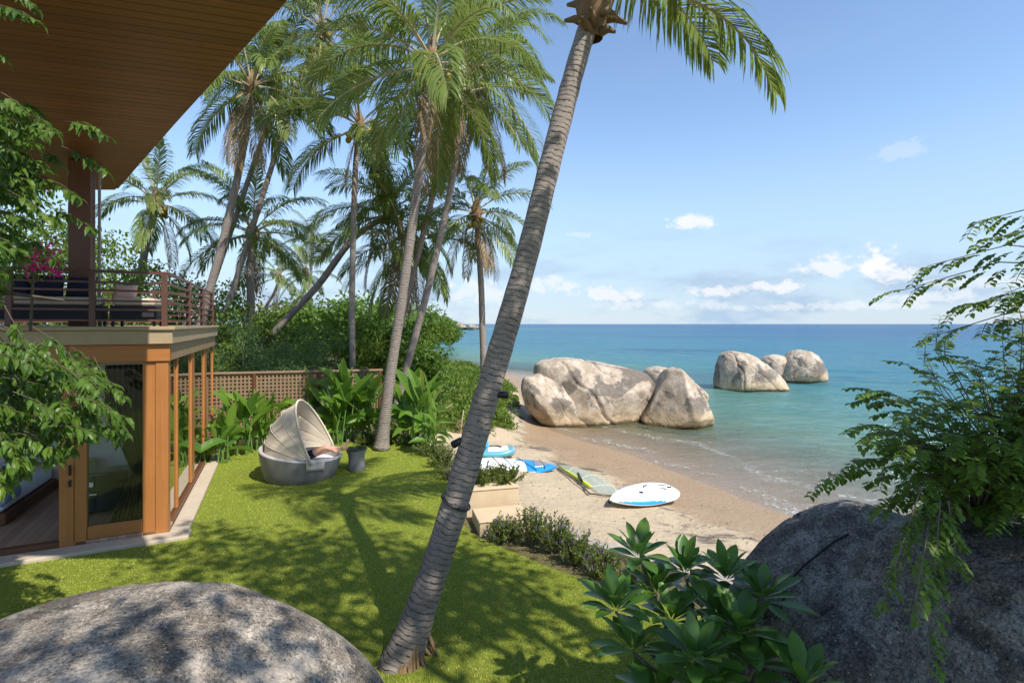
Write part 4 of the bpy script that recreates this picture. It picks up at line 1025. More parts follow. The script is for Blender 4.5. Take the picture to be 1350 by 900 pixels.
for i, (px, py, rz, lb) in enumerate([(578, 560, 200, 'fallen dry palm frond nearest the palm trunk on the bank'), (592, 570, 260, 'fallen dry palm frond hanging over the sand at the foot of the bank'), (560, 548, 160, 'fallen dry palm frond lying high on the bank')]):
    p = onground(px, py); o = bpy.data.objects.new('fallen_frond', DRY[i % 3]); COL.objects.link(o); o.location = p+Vector((.5, .6, .75)); o.rotation_euler = (0, R(-8), R(rz)); o.scale = (.55,)*3
    tag(o, lb, 'palm frond', 'fallen fronds')

# the tree at the left edge of the picture
def twig_tree(root, tips, wood, q, L, nl, back, drop=.25, asp=.42, rs=None, bare=.25):
    for tip, dr in tips:
        tip = Vector(tip); st = tip-Vector(dr)*back*rs.uniform(.7, 1.2)+Vector((0, 0, rs.uniform(-.02, .16)))
        mid = st.lerp(tip, .55)+Vector((0, 0, .07*back))
        wood.tube([st, mid, tip], [.004, .003, .0015], 4)
        n_ = nl; tt = bare+(1-bare)*np.sort(np.random.rand(n_)); P0, P1, P2 = np.array(st), np.array(mid), np.array(tip)
        pos = ((1-tt)**2)[:, None]*P0+(2*tt*(1-tt))[:, None]*P1+(tt**2)[:, None]*P2
        ax = unit(np.array([P2-P0]))[0]; sg = np.where(np.arange(n_) % 2 == 0, 1, -1)[:, None]
        sd = unit(np.cross(ax, [0, 0, 1.0])[None])[0]
        d = ax*.75+sd*sg*.8+np.array([0, 0, -drop])+np.random.randn(n_, 3)*.28
        up = np.array([0, 0, 1.0])+np.random.randn(n_, 3)*.35
        q.leaves(pos, d, up, L*(.6+.6*rnd(n_)), L*asp*(.75+.5*rnd(n_)), .12, .26, np.clip(.15+.5*rs.random()+.4*rnd(n_), 0, 1), 0, True)
def sample_px(poly, n, dlo, dhi, rs):
    xs = [p[0] for p in poly]; ys = [p[1] for p in poly]; r = []
    while len(r) < n:
        x, y = rs.uniform(min(xs), max(xs)), rs.uniform(min(ys), max(ys))
        if inside(poly, np.array([x]), np.array([y]))[0]: r.append(P(x, y, rs.uniform(dlo, dhi)))
    return r
rs = random.Random(77); np.random.seed(77)
lt = thing('leafy_tree', (-5.9, 4.7, 0), 'leafy tree with glossy drooping leaves at the left edge in front of the villa', 'tree')
wd = MB(); lv = MB()
wd.tube([(-5.9, 4.7, -.2), (-5.75, 4.6, 1.2), (-5.6, 4.5, 2.6), (-5.3, 4.4, 4.0), (-5.0, 4.3, 5.6)], [.12, .10, .085, .06, .03], 8)
for e in ((-3.9, 4.2, 2.75), (-3.6, 4.4, 2.6), (-4.2, 4.1, 3.9), (-3.9, 4.3, 4.5), (-3.8, 4.5, 3.6), (-4.3, 4.0, 2.3)):
    wd.tube([(-5.6, 4.5, 2.2+.2*e[2]), (-4.9, 4.4, e[2]+.15), e], [.05, .03, .012], 6)
LOW = [(-60, 472), (20, 470), (75, 466), (115, 476), (145, 500), (166, 528), (178, 556), (160, 584), (128, 588), (100, 605), (55, 618), (10, 645), (-60, 655)]
UPP = [(-60, 140), (10, 138), (45, 142), (72, 162), (98, 205), (66, 250), (74, 295), (40, 330), (36, 370), (5, 395), (-60, 400)]
tips = [(p, Vector((.75+rs.uniform(-.3, .3), rs.uniform(-.7, .4), rs.uniform(-.55, .05))).normalized()) for p in sample_px(LOW, 215, 3.7, 5.0, rs)]
tips += [(p, Vector((.8, rs.uniform(-.6, .3), rs.uniform(-.4, .2))).normalized()) for p in sample_px(UPP, 165, 3.7, 5.2, rs)]
tips += [(P(x, y, d), Vector((.95, -.2, -.25)).normalized()) for x, y, d in ((146, 182, 4.2), (128, 170, 4.2), (142, 228, 4.3), (105, 262, 4.2), (120, 300, 4.3), (55, 32, 4.0), (30, 18, 4.0), (45, 8, 4.1), (5, 10, 4.1), (5, 78, 4.1), (78, 345, 4.4))]
twig_tree(lt, tips, wd, lv, .102, 20, .42, .75, .34, rs)
wd.build('trunk', M['bark'], lt); lv.build('crown', M['tree_leaf'], lt)
bp = P(48, 345, 6.2); bush((bp.x, bp.y, 3.365), (.40, .3, .55), 26, 40, .06, 'magenta bougainvillea in bloom by the left end of the balcony railing', M['hedge_leaf'], 'bougainvillea', 'bush', .16, .55, 91, None, (M['flower'], 60, .055)) if False else None
bv = thing('bougainvillea', P(40, 350, 7.6)-Vector((0, 0, .85)), 'magenta bougainvillea in bloom by the left end of the balcony railing', 'bush'); bc = P(45, 345, 7.6)
np.random.seed(5); q = MB(); cs = blob(bc, (.35, .2, .3), 22, .12); clumps(q, cs, 30, .06, .5); q.build('foliage', M['hedge_leaf'], bv)
for px, py in [(48, 330), (72, 327), (46, 345), (60, 352), (72, 357), (74, 346), (40, 350), (28, 331)]:
    q = MB(); fc = np.tile(np.array(P(px, py, 7.2)[:]), (24, 1))+np.random.randn(24, 3)*.045
    q.leaves(fc, np.random.randn(24, 3), unit(np.random.randn(24, 3)), .06, .05, .1, .1); q.build('flower_cluster', M['flower'], bv)
q = MB(); q.tube([P(40, 400, 7.65)-Vector((0, 0, .4)), bc, bc+Vector((.2, -.3, .15))], [.02, .014, .005], 5); q.build('stems', M['bark'], bv)

# the creeper bush over the right boulders
def pinnate(q, w, st, d, L, pairs, ll):
    d = Vector(d).normalized(); pts = [Vector(st)]; dd = d.copy()
    for i in range(6): pts.append(pts[-1]+dd*(L/6)); dd = (dd+Vector((0, 0, -.16))).normalized()
    w.tube(pts, [.0035, .003, .003, .0025, .002, .002, .001], 3)
    n_ = pairs*2; t = np.repeat((np.arange(pairs)+1.0)/pairs, 2)*5.9; i0 = np.minimum(5, t.astype(int)); fr = (t-i0)[:, None]; A = np.array([p[:] for p in pts])
    pos = A[i0]*(1-fr)+A[i0+1]*fr; ax = unit(A[i0+1]-A[i0]); sd = unit(np.cross(ax, np.array([0, 0, 1.0]))); sg = np.where(np.arange(n_) % 2 == 0, 1, -1)[:, None]
    q.leaves(pos, ax*.45+sd*sg+np.random.randn(n_, 3)*.15+np.array([0, 0, -.25]), np.array([0, 0, 1.0])+np.random.randn(n_, 3)*.2, ll*(.85+.3*rnd(n_)), ll*.58, .05, .12, np.clip(random.random()*.6+rnd(n_)*.4, 0, 1), 0, True)
rs = random.Random(5); np.random.seed(5); random.seed(5)
cb = thing('creeper_bush', P(1285, 705, 3.6), 'green creeper bush with small paired leaves spilling over the dark boulders at the right', 'bush'); wd = MB(); lv = MB(); rt = P(1285, 700, 3.65)
CORE = [(1215, 470), (1275, 432), (1330, 425), (1420, 420), (1420, 660), (1300, 690), (1215, 660), (1175, 600), (1165, 560), (1225, 520)]
tg = [(p, 1.0) for p in sample_px(CORE, 92, 3.0, 4.0, rs)]
tg += [(P(x, y, d), 1.6) for x, y, d in ((1112, 624, 3.5), (1140, 605, 3.5), (1160, 520, 3.6), (1175, 518, 3.5), (1160, 566, 3.5), (1180, 655, 3.6), (1205, 690, 3.5))]
for e, s in tg:
    m_ = rt.lerp(e, .55)+Vector((.12, 0, .16*s)); wd.tube([rt, m_, e], [.010, .006, .002], 4)
    for k in range(5 if s == 1 else 7):
        t = .45+.55*k/(4 if s == 1 else 6); p = rt*(1-t)**2+m_*2*t*(1-t)+e*t*t; a = (e-m_).normalized()
        side = Vector((rs.uniform(-1, 1), rs.uniform(-1, .6), rs.uniform(-.3, .5)))
        pinnate(lv, wd, p, a*(1.2 if k > 3 else .5)+side*.7, rs.uniform(.20, .31), rs.choice([8, 9, 10]), .055)
for x0, y0, x1, y1, d in ((1440, 350, 1192, 382, 3.4), (1430, 335, 1225, 350, 3.5), (1420, 300, 1292, 291, 3.4), (1430, 325, 1318, 312, 3.3), (1440, 400, 1268, 404, 3.5), (1440, 380, 1300, 398, 3.4), (1430, 420, 1240, 440, 3.5)):
    a = P(x0, y0, d+.1); b = P(x1, y1, d); m_ = a.lerp(b, .5)+Vector((0, 0, .10)); s1 = P(1352, 560, d+.05); s2 = P(1420, 430, d+.1); wd.tube([rt, s1, s2.lerp(a, .5), a, m_, b], [.009, .008, .006, .005, .004, .002], 4)
    for k in range(12):
        p = rt.lerp(s1, k/5) if k < 6 else s1.lerp(a, (k-6)/6); pinnate(lv, wd, p, (rs.uniform(-1, 1), rs.uniform(-1, .5), rs.uniform(-.2, .5)), .24, 8, .055)
    for k in range(9):
        t = .15+.85*k/8; p = a*(1-t)**2+m_*2*t*(1-t)+b*t*t; pinnate(lv, wd, p, (b-a).normalized()*1.0+Vector((0, rs.uniform(-.7, .7), rs.uniform(-.5, .15))), rs.uniform(.13, .2), 6, .05)
for (x0, y0, x1, y1) in ((1240, 660, 1222, 880), (1235, 680, 1245, 770), (1225, 690, 1205, 800), (1250, 660, 1262, 740), (1215, 640, 1165, 790)):
    a = P(x0, y0, 2.95 if x0 > 1220 else 3.1); b = P(x1, y1, 2.55 if y1 > 790 else 2.8); wd.tube([a, a.lerp(b, .5), b], [.004, .003, .002], 4)
    for k in range(18):
        p = a.lerp(b, k/17); pinnate(lv, wd, p, (rs.uniform(-1, 1), rs.uniform(-.6, .2), -.5), .075, 3, .042)
wd.build('stems', M['limb'], cb); lv.build('foliage', M['dark_leaf'], cb)

# frangipani in front
rs = random.Random(9)
fp = thing('frangipani', (1.45, 3.95, 0), 'frangipani shrub with rosettes of long dark green leaves beside the dark boulder', 'shrub'); wd = MB(); lv = MB()
ros = [(843, 722, 4.3, 13), (903, 742, 4.25, 15), (957, 752, 4.2, 13), (812, 792, 3.9, 15), (866, 770, 4.2, 12), (917, 858, 3.5, 16), (975, 822, 3.7, 15), (1004, 778, 3.9, 12), (932, 905, 3.4, 13), (870, 905, 3.7, 10), (1060, 895, 3.3, 7), (885, 806, 4.0, 9), (952, 806, 4.0, 9), (835, 846, 3.8, 8), (995, 866, 3.6, 8), (925, 790, 4.3, 8)]
fk = Vector((1.42, 3.98, .55)); wd.tube([(1.45, 3.95, -.1), (1.43, 3.97, .3), fk], [.05, .042, .034], 8)
prof = lambda t: (max(0, math.sin(math.pi*min(1, t**1.35*.98+.01)))**.75)*(.25+.75*min(1, t*2.2))
for x, y, d, n_ in [(x, y, d, n_+7) for x, y, d, n_ in ros]:
    e = P(x, y+14, d); k1 = fk.lerp(e, .45)+Vector((rs.uniform(-.08, .08), rs.uniform(-.08, .08), -.05))
    wd.tube([fk, k1, e], [.022, .016, .011], 7)
    for i in range(n_):
        az = i*2.4+rs.uniform(-.3, .3); el = R(8+64*(i/n_)+rs.uniform(-8, 8)); dr = (math.cos(az)*math.cos(el), math.sin(az)*math.cos(el), math.sin(el))
        L = rs.uniform(.25, .37)*(1-.25*(i/n_)); o = e+Vector(dr)*.02+Vector((0, 0, .02*i/n_))
        bigleaf(lv, o, dr, (0, 0, 1) if el < 1.1 else (math.cos(az+3.14), math.sin(az+3.14), .4), L, L*.36, rs.uniform(.2, .8), prof, 8, .12, tint=min(1, rs.random()*.85+(.2 if rs.random() < .07 else 0)))
wd.build('stems', M['limb'], fp, True); lv.build('leaves', M['plumeria'], fp, True)

# trees beside and behind the viewpoint: their shade falls on the near lawn and the boulders
broad_tree((7.6, -1.2, 0), 3.6, (5.1, .0, 6.1), (2.2, 1.2, 1.0), 80, 60, .20, 'spreading shade tree on the slope right of the viewpoint', M['bush_leaf'], 'shade_tree', 'tree', .22, .62, .5, 14, 'shade trees by the viewpoint', 71,
           extra=[((3.1, 2.0, 8.2), (1.7, 1.3, 1.1), 38), ((.9, 2.9, 8.6), (1.2, 1.0, .8), 12), ((3.7, 2.3, 7.3), (.9, .9, .9), 18)])
broad_tree((3.8, -4.6, 0), 4.5, (2.2, -1.4, 8.3), (1.9, 1.2, 1.1), 44, 46, .20, 'smaller shade tree on the slope behind the viewpoint', M['bush_leaf'], 'shade_tree', 'tree', .2, .6, .5, 8, 'shade trees by the viewpoint', 72)
# ------------------------------------------------------------------ daybed, person, side table
DC = Vector((-4.73, 11.9, 0)); DRm = .87
db = thing('daybed', DC, 'round grey woven daybed with a folding beige canopy on the lawn', 'daybed')
def zrim(x, y, z): return z*(1-.22*(x/DRm)*1.0) if z > .1 else z
def wicker(t):
    p = t.pos(True); a = t.n('ShaderNodeTexWave', {'bands_direction': 'Z'}, Vector=p, Scale=26.0, Distortion=1.5); n = t.noise(p, 60, 3)
    k = t.m('ADD', t.m('MULTIPLY', a.outputs[1], .6), t.m('MULTIPLY', n, .4))
    out(t, pbsdf(t, t.mix(k, (.13, .12, .115), (.30, .28, .27)), .45, t.bump(k, .5, .01), .5))
M['wicker'] = mat('grey_wicker', wicker)
q = MB(); q.lathe([(.70, -.02), (.745, .02), (.80, .2), (.845, .40), (.868, .515), (.872, .54)], DC, 56, zf=zrim); q.build('base', M['wicker'], db, True)
q = MB(); q.lathe([(.872, .54), (.868, .565), (.84, .575), (.80, .57), (.78, .54), (.76, .38), (.755, .27)], DC, 56, zf=zrim); q.build('rim', plain('pale_grey_rim', (.42, .40, .38), .5, .06), db, True)
q = MB(); q.lathe([(.70, .12), (.752, .17), (.752, .27), (.72, .33), (.5, .345), (.001, .35)], DC, 56); q.build('mattress', plain('white_grey_cushion', (.56, .55, .56), .9, .05), db, True)
PV = Vector((-4.24, 11.9, .50)); HW = .735
def hoop(phi, th, r=1.30): return PV+Vector((-math.sin(phi)*math.sin(th)*r, -math.cos(th)*HW, math.cos(phi)*math.sin(th)*r))
can = plain('beige_canvas', (.62, .53, .41), .85, .05, .2, 14, .12)
phis = [R(24), R(42), R(60), R(76), R(90)]
cv = None
for i in range(4):
    nu, nv = 9, 36; V = []
    for a in range(nu):
        t = a/(nu-1); ph = phis[i]+(phis[i+1]-phis[i])*t; sag = 1-.022*math.sin(math.pi*t)
        for b in range(nv):
            th = math.pi*b/(nv-1); r = (1.30+(.02 if i == 3 and t > .9 else 0))*(1-(1-sag)*math.sin(th)**.5)
            V.append(hoop(ph, th, r)[:])
    q = MB(); q.grid(V, nu, nv); o = q.build('canopy_panel', can, db, True); sm = o.modifiers.new('thickness', 'SOLIDIFY'); sm.thickness = .008
for i, ph in enumerate(phis):
    q = MB(); q.tube([hoop(ph, math.pi*b/30, 1.305) for b in range(31)], (.009 if i < 4 else .016) if i else .022, 7); q.build('hoop', can, db, True)
for s in (-1, 1): q = MB(); q.tube([PV+Vector((-.05, s*HW, .05)), PV+Vector((.02, s*HW, -.06))], [.035, .03], 8); q.build('pivot', M['deadstalk'], db, True)
q = MB(); V = []
for a in range(10):
    for b in range(8):
        an = R(-62)+R(26)*a/9; t = b/7; rr = .80+.075*min(1, t*2.5) if t < .4 else .878-.03*(t-.4)
        z = .575*(1-.2*math.cos(an))+.012-(max(0, t-.4)*.36); V.append((DC.x+math.cos(an)*rr, DC.y+math.sin(an)*rr, z))
q.grid(V, 10, 8); o = q.build('towel', plain('striped_towel', (.50, .44, .38), .95, .12, .1, 20), None, True); sm = o.modifiers.new('thickness', 'SOLIDIFY'); sm.thickness = .008; sm.offset = 1
tag(o, 'beige towel hanging over the front rim of the round daybed', 'towel')

def skin_body(name, verts, edges, radii, mt, root=0, parent=None, sub=2):
    me = bpy.data.meshes.new(name); me.from_pydata([v[:] for v in verts], edges, []); o = bpy.data.objects.new(name, me); COL.objects.link(o)
    sk = o.modifiers.new('skin', 'SKIN'); sk.use_smooth_shade = True; ss_ = o.modifiers.new('smooth', 'SUBSURF'); ss_.levels = sub; ss_.render_levels = sub
    for i, r in enumerate(radii):
        d = me.skin_vertices[0].data[i]; d.radius = r if isinstance(r, tuple) else (r, r); d.use_root = (i == root)
    bpy.context.view_layer.update()
    dg = bpy.context.evaluated_depsgraph_get(); m2 = bpy.data.meshes.new_from_object(o.evaluated_get(dg)); m2.name = name
    o.modifiers.clear(); o.data = m2; m2.materials.clear(); m2.materials.append(mt)
    if parent is not None: o.parent = parent; o.matrix_parent_inverse = Matrix.Translation(-Vector(parent.location))
    return o
def person_lying():
    V = []; E = []; Rr = []
    def ad(p, r, link=None):
        V.append(Vector(p)); Rr.append(r); i = len(V)-1
        if link is not None: E.append((link, i))
        return i
    o = Vector((-4.62, 11.86, .47))
    pel = ad(o, (.135, .11)); wa = ad(o+Vector((-.16, .0, .03)), (.125, .10), pel); ch = ad(o+Vector((-.34, .01, .10)), (.15, .115), wa); sh = ad(o+Vector((-.47, .01, .16)), (.11, .085), ch)
    nk = ad(o+Vector((-.56, .01, .20)), .055, sh); h1 = ad(o+Vector((-.63, .01, .245)), .088, nk); h2 = ad(o+Vector((-.71, .01, .285)), .095, h1); h3 = ad(o+Vector((-.77, .01, .31)), .07, h2)
    ad(o+Vector((-.655, .01, .355)), .016, h1)                                   # nose
    for s in (-1, 1):
        ad(o+Vector((-.67, .01+s*.10, .265)), .018, h1)                          # ears
        a = ad(o+Vector((-.45, s*.19, .13)), .06, sh); el = ad(o+Vector((-.18, s*.27, .0)), .045, a); wr = ad(o+Vector((.05, s*.23, .02)), .03, el)
        pm = ad(o+Vector((.11, s*.22, .02)), (.04, .02), wr)
        for f, (dy, L) in enumerate(((-.03, .07), (-.01, .085), (.012, .08), (.032, .06))):
            k1 = ad(V[pm]+Vector((.045, s*dy, .006)), .0095, pm); ad(V[k1]+Vector((L*.6, 0, -.012)), .008, k1)
        t1 = ad(V[wr]+Vector((.03, -s*.035, .01)), .011, wr); ad(V[t1]+Vector((.035, -s*.02, 0)), .009, t1)
    hipa = ad(o+Vector((.10, -.10, .0)), .095, pel); kna = ad(o+Vector((.50, -.13, .22)), .06, hipa); ana = ad(o+Vector((.72, -.02, .07)), .038, kna); ad(V[ana]+Vector((.04, 0, -.02)), .036, ana); ta = ad(V[ana]+Vector((.10, .0, .10)), (.04, .024), ana)
    hipb = ad(o+Vector((.10, .10, .0)), .095, pel); knb = ad(o+Vector((.50, .10, .12)), .06, hipb); anb = ad(o+Vector((.86, .10, .14)), .038, knb); ad(V[anb]+Vector((.05, 0, -.03)), .034, anb); tb = ad(V[anb]+Vector((.06, .01, .16)), (.042, .022), anb)
    for t in (ta, tb):
        for k, dy in enumerate((-.03, -.012, .004, .019, .033)): ad(V[t]+Vector((.012, dy, .04-.004*k)), .010, t)
    root = thing('person', o-Vector((0, 0, .12)), 'person in dark shorts lying on the daybed with bare feet over its rim', 'person')
    skin_body('body', V, E, Rr, M['skin'], 0, root)
    A = [o+Vector((-.06, 0, .01)), o, o+Vector((.10, -.10, .0)), o+Vector((.28, -.115, .10)), o+Vector((.10, .10, 0)), o+Vector((.28, .10, .06))]
    skin_body('shorts', A, [(0, 1), (1, 2), (2, 3), (1, 4), (4, 5)], [(.142, .12), (.150, .124), .108, .09, .108, .09], M['navy'], 1, root)
    hd = o+Vector((-.72, .01, .292)); q = MB(); q.lathe([(.001, .115), (.06, .10), (.098, .05), (.106, .0), (.09, -.03)], (0, 0, 0), 14)
    rot = Matrix.Rotation(R(-62), 4, 'Y'); q.v = [np.array([(rot @ Vector(v)+hd)[:] for v in q.v[0]])]; q.build('hair', M['bark'], root, True)
person_lying()

st = thing('side_table', G(470, 619), 'small grey waisted side table with a dark top right of the daybed', 'side table'); sc_ = st.location
q = MB(); q.lathe([(.19, 0), (.205, .02), (.19, .14), (.178, .24), (.19, .36), (.228, .455), (.235, .48)], sc_, 28); q.build('base', M['wicker'], st, True)
q = MB(); q.lathe([(.236, .481), (.243, .49), (.243, .505), (.23, .512), (.001, .512)], sc_, 28); q.build('table_top', M['darkbox'], st, True)

# ------------------------------------------------------------------ on the beach
def boardmesh(q, A, B, hw, th, wprof, rock, mfun, roll=0.0, ns=40, nc=18, lift=.02):
    A = Vector(A); B = Vector(B); ax = (B-A); L = ax.length; ax.normalize(); sd = Vector((ax.y, -ax.x, 0)).normalized(); up = sd.cross(ax).normalized()
    if up.z < 0: up = -up
    sd2 = sd*math.cos(roll)+up*math.sin(roll); up2 = up*math.cos(roll)-sd*math.sin(roll)
    V = []; 
    for i in range(ns+1):
        t = i/ns; w = max(.004, hw*wprof(t)); c = A+ax*L*t+up2*(rock(t)+lift+th*.5); h = th*.5*min(1, .35+1.3*w/hw)
        for j in range(nc):
            a = 2*math.pi*j/nc; ca, sa = math.cos(a), math.sin(a); x = math.copysign(abs(ca)**.55, ca)*w; y = math.copysign(abs(sa)**.8, sa)*h
            V.append((c+sd2*x+up2*y)[:])
    o = q.n; fs = {}
    for i in range(ns):
        for j in range(nc):
            a = 2*math.pi*(j+.5)/nc; s_ = math.cos(a); top = math.sin(a) > .0
            fs.setdefault(mfun((i+.5)/ns, s_, top), []).append((i*nc+j, i*nc+(j+1) % nc, (i+1)*nc+(j+1) % nc, (i+1)*nc+j))
    fs.setdefault(mfun(0, 0, True), []); 
    V = np.array(V); first = True
    for m_, f in fs.items():
        if f: q.v.append(V) if first else None
        if first: q.a.append(np.full(len(V), .5)); first = False; q.n += len(V)
        if f: q.f.append(np.array(f)+o); q.mi.append(np.full(len(f), m_, dtype=np.int32))
    caps = [tuple(range(o, o+nc))[::-1], tuple(range(o+ns*nc, o+(ns+1)*nc))]
    q.f.append(np.array(caps)); q.mi.append(np.full(2, mfun(.02, 0, True), dtype=np.int32))
    return lambda t, s, z=0: A+ax*L*t+sd2*(hw*wprof(t)*s)+up2*(rock(t)+lift+th+z)
gloss = lambda n, c: plain(n, c, .25, .04, .5, 5, .02)
m_white = gloss('board_white', (.80, .81, .82)); m_blue = gloss('board_blue', (.025, .24, .62)); m_cyan = gloss('board_cyan', (.10, .42, .62)); m_tur = gloss('kayak_turquoise', (.10, .34, .42)); m_lime = gloss('lime_sleeve', (.55, .68, .05))
# white windsurf board
wb = thing('windsurf_board', onground(840, 662), 'white windsurf board with blue edge stripes lying on the wet sand', 'windsurf board')
A = onground(802, 669); B = onground(884, 657)
cx_ = (A+B)*.5; ax_ = (B-A).normalized(); HLb = max(1.05, (B-A).length*.5)
A = cx_-ax_*HLb+Vector((0, 0, .02)); B = cx_+ax_*HLb+Vector((0, 0, .0)); A.z = max(A.z, Hs(cx_.x, cx_.y)); B.z = max(B.z-.0, Hs(cx_.x, cx_.y)-.02)
wpr = lambda t: (math.sin(math.pi*min(1, .5*(t/.55)))**.85 if t < .55 else (1-.0*t) if t < .62 else max(.02, 1-((t-.62)/.38)**3.2*.50) if t < .985 else .38)
def wm_(t, s, top):
    if not top: return 0
    if .06 < t < .62 and s > .93-.55*math.sin((t-.06)/.56*math.pi)**1.2*(.6): return 2 if s < .72 else 1
    if .30 < t < .58 and s < -.80: return 1
    return 0
q = MB(); bpt = boardmesh(q, A, B, .53, .14, wpr, lambda t: .10*max(0, .3-t)**1.5*3, wm_, R(-11), 60, 28, .05); q.build('hull', [m_white, m_blue, m_cyan], wb, True)
def strip(q, f, pts, w, h): q.tube([f(t, s, .004) for t, s in pts], [w]*len(pts), 5)
for pts in (((.62, -.42), (.66, -.52), (.70, -.52)), ((.80, -.1), (.83, .05), (.84, .2)), ((.86, -.42), (.90, -.30), (.93, -.2))):
    q = MB(); strip(q, bpt, pts, .022, 0); q.build('foot_strap', M['black'], wb)
q = MB(); c = bpt(.48, -.05, -.004); q.lathe([(.07, 0), (.065, .014), (.001, .016)], c, 14); q.build('mast_track', M['black'], wb)
q = MB(); q.tube([bpt(.90, .05, .003), bpt(.95, .12, .003)], .03, 5); q.build('deck_marking', M['black'], wb)
q = MB(); q.tube([bpt(.0, 0, -.10), bpt(.03, .0, -.12)], [.05, .06], 8); q.build('nose_guard', M['black'], wb)
# blue and white inflatable board
A = onground(628, 616); B = onground(733, 621); sb = thing('paddle_board', (A+B)*.5, 'blue and white inflatable paddle board with black straps on the sand', 'paddle board')
wp2 = lambda t: min(1, max(.03, (1-t)/.30))**.75 if t > .70 else (1 if t > .15 else .75+.25*t/.15)
q = MB(); bp2 = boardmesh(q, A, B, .47, .17, wp2, lambda t: .22*max(0, t-.72)**1.4, lambda t, s, top: (1 if t > .60 or (.50 < t < .60 and s < -.2) else 0), R(-8), 50, 24, .02); q.build('hull', [m_white, m_blue], sb, True)
q = MB()
for pts in (((.34, -1), (.40, 0), (.44, 1)), ((.52, -1.02), (.62, 0), (.72, 1.02)), ((.80, -.98), (.83, 0), (.83, .98)), ((.20, -.9), (.26, 0), (.30, 1))): q.tube([bp2(t, s, .006) for t, s in pts], .011, 5)
q.build('straps', M['black'], sb)
q = MB(); V = [bp2(t, s, .012)[:] for t in (.72, .78, .84, .87) for s in (-.75, -.4, 0, .15)]; q.grid(V, 4, 4); o = q.build('deck_pad', plain('grey_pad', (.22, .21, .23), .8), sb); o.modifiers.new('thickness', 'SOLIDIFY').thickness = .012
for k in range(4): MB().tube([bp2(.715+.028*k, .42, .004), bp2(.732+.028*k, .42, .004)], .02, 5).build('deck_marking', m_white, sb)
# turquoise kayak
A = onground(606, 600); B = onground(679, 603); ky = thing('kayak', (A+B)*.5, 'turquoise inflatable kayak with a rounded bow behind the paddle board', 'kayak')
wp3 = lambda t: math.sqrt(max(.002, 1-((t-.5)/.5)**2))**.8
q = MB(); bp3 = boardmesh(q, A, B, .40, .26, wp3, lambda t: .12*abs(t-.5)**2*4, lambda t, s, top: (1 if top and abs(s) < .55 and .50 < t < .86 else 2 if (t > .94 or (.35 < t < .40)) else 0), R(-6), 50, 24, .02); q.build('hull', [m_tur, m_white, plain('grey_blue', (.25, .33, .40), .4)], ky, True)
q = MB(); q.tube([bp3(t, s, .02) for t, s in ((.46, -.6), (.50, -.2), (.56, -.5), (.66, -.55), (.74, -.2))], .022, 5); q.tube([bp3(t, s, .015) for t, s in ((.40, -.9), (.46, 0), (.42, .9))], .014, 5); q.build('straps', M['black'], ky)
q = MB(); q.rbox((-.14, -.05, 0), (.14, .05, .24), .04); c = bp3(.44, -.25, -.02); q.v = [v+np.array(c[:]) for v in q.v]; q.build('seat', m_cyan, ky)
# small wrack along the tide line
n = 2600; xx = np.random.uniform(-2.5, 8, n); yy = np.random.uniform(8.5, 26, n); hz_, s2, in2 = H(xx, yy, True)
k = (in2 < .1) & (hz_ > -1.5) & ((np.random.rand(n) < np.exp(-((hz_+1.32)/.07)**2)) | (np.random.rand(n) < .10)); xx, yy, hz_ = xx[k], yy[k], hz_[k]; n = len(xx)
q = MB(); q.leaves(np.stack([xx, yy, hz_+.015], 1), np.random.randn(n, 3)*np.array([1, 1, .1]), np.array([0, 0, 1.0])+np.random.randn(n, 3)*.3, .05+.09*rnd(n)**2, .02+.03*rnd(n), .1, .05)
tag(q.build('beach_wrack', plain('dark_weed', (.10, .08, .06), .9, .4, .2)), 'scraps of dark weed and twigs along the tide line', 'weed', kind='stuff')
# windsurf rig lying on the sand
def gp(x, y, h=.03): p = onground(x, y); return p+Vector((0, 0, h))
rg = thing('windsurf_sail', onground(775, 640), 'see through windsurf sail with a lime mast sleeve lying between the two boards', 'sail')
def film(t):
    n = t.noise(t.pos(True), 3, 3); df = t.n('ShaderNodeBsdfDiffuse', None, Color=(.62, .68, .66, 1)); tr = t.n('ShaderNodeBsdfTransparent', None, Color=(.95, .97, .96, 1)); gl = t.n('ShaderNodeBsdfGlossy', None, Roughness=.2)
    a = t.n('ShaderNodeMixShader', None, i0=t.m('ADD', .12, t.m('MULTIPLY', n, .14)), i1=tr, i2=df); out(t, t.n('ShaderNodeMixShader', None, i0=.05, i1=a, i2=gl))
luff = [(735, 617), (748, 625), (764, 635), (779, 645), (790, 653)]; leech = [(742, 616), (765, 620), (793, 631), (810, 643), (818, 655)]
V = []
for i in range(25):
    t = i/24*4; j = min(3, int(t)); f = t-j
    a = gp(*luff[j], .06).lerp(gp(*luff[j+1], .06), f); b = gp(*leech[j], .05).lerp(gp(*leech[j+1], .05), f)
    for k in range(13): s = k/12; V.append((a.lerp(b, s)+Vector((0, 0, .10*math.sin(math.pi*s)*math.sin(math.pi*min(1, .1+i/24)))))[:])
q = MB(); q.grid(V, 25, 13); o = q.build('sail_film', mat('clear_sail_film', film), rg, True); o.modifiers.new('thickness', 'SOLIDIFY').thickness = .004
q = MB()
for c in (3, 7, 10, 12): q.tube([Vector(V[i*13+c])+Vector((0, 0, .008)) for i in range(0, 25, 2)], .007, 4)
for r in (6, 12, 18): q.tube([Vector(V[r*13+c])+Vector((0, 0, .008)) for c in range(13)], .006, 4)
q.build('battens', gloss('pale_lime', (.62, .68, .42)), rg)
q = MB(); q.tube([gp(*p, .08) for p in luff[:4]], [.025, .045, .05, .04], 8); q.build('mast_sleeve', m_lime, rg, True)
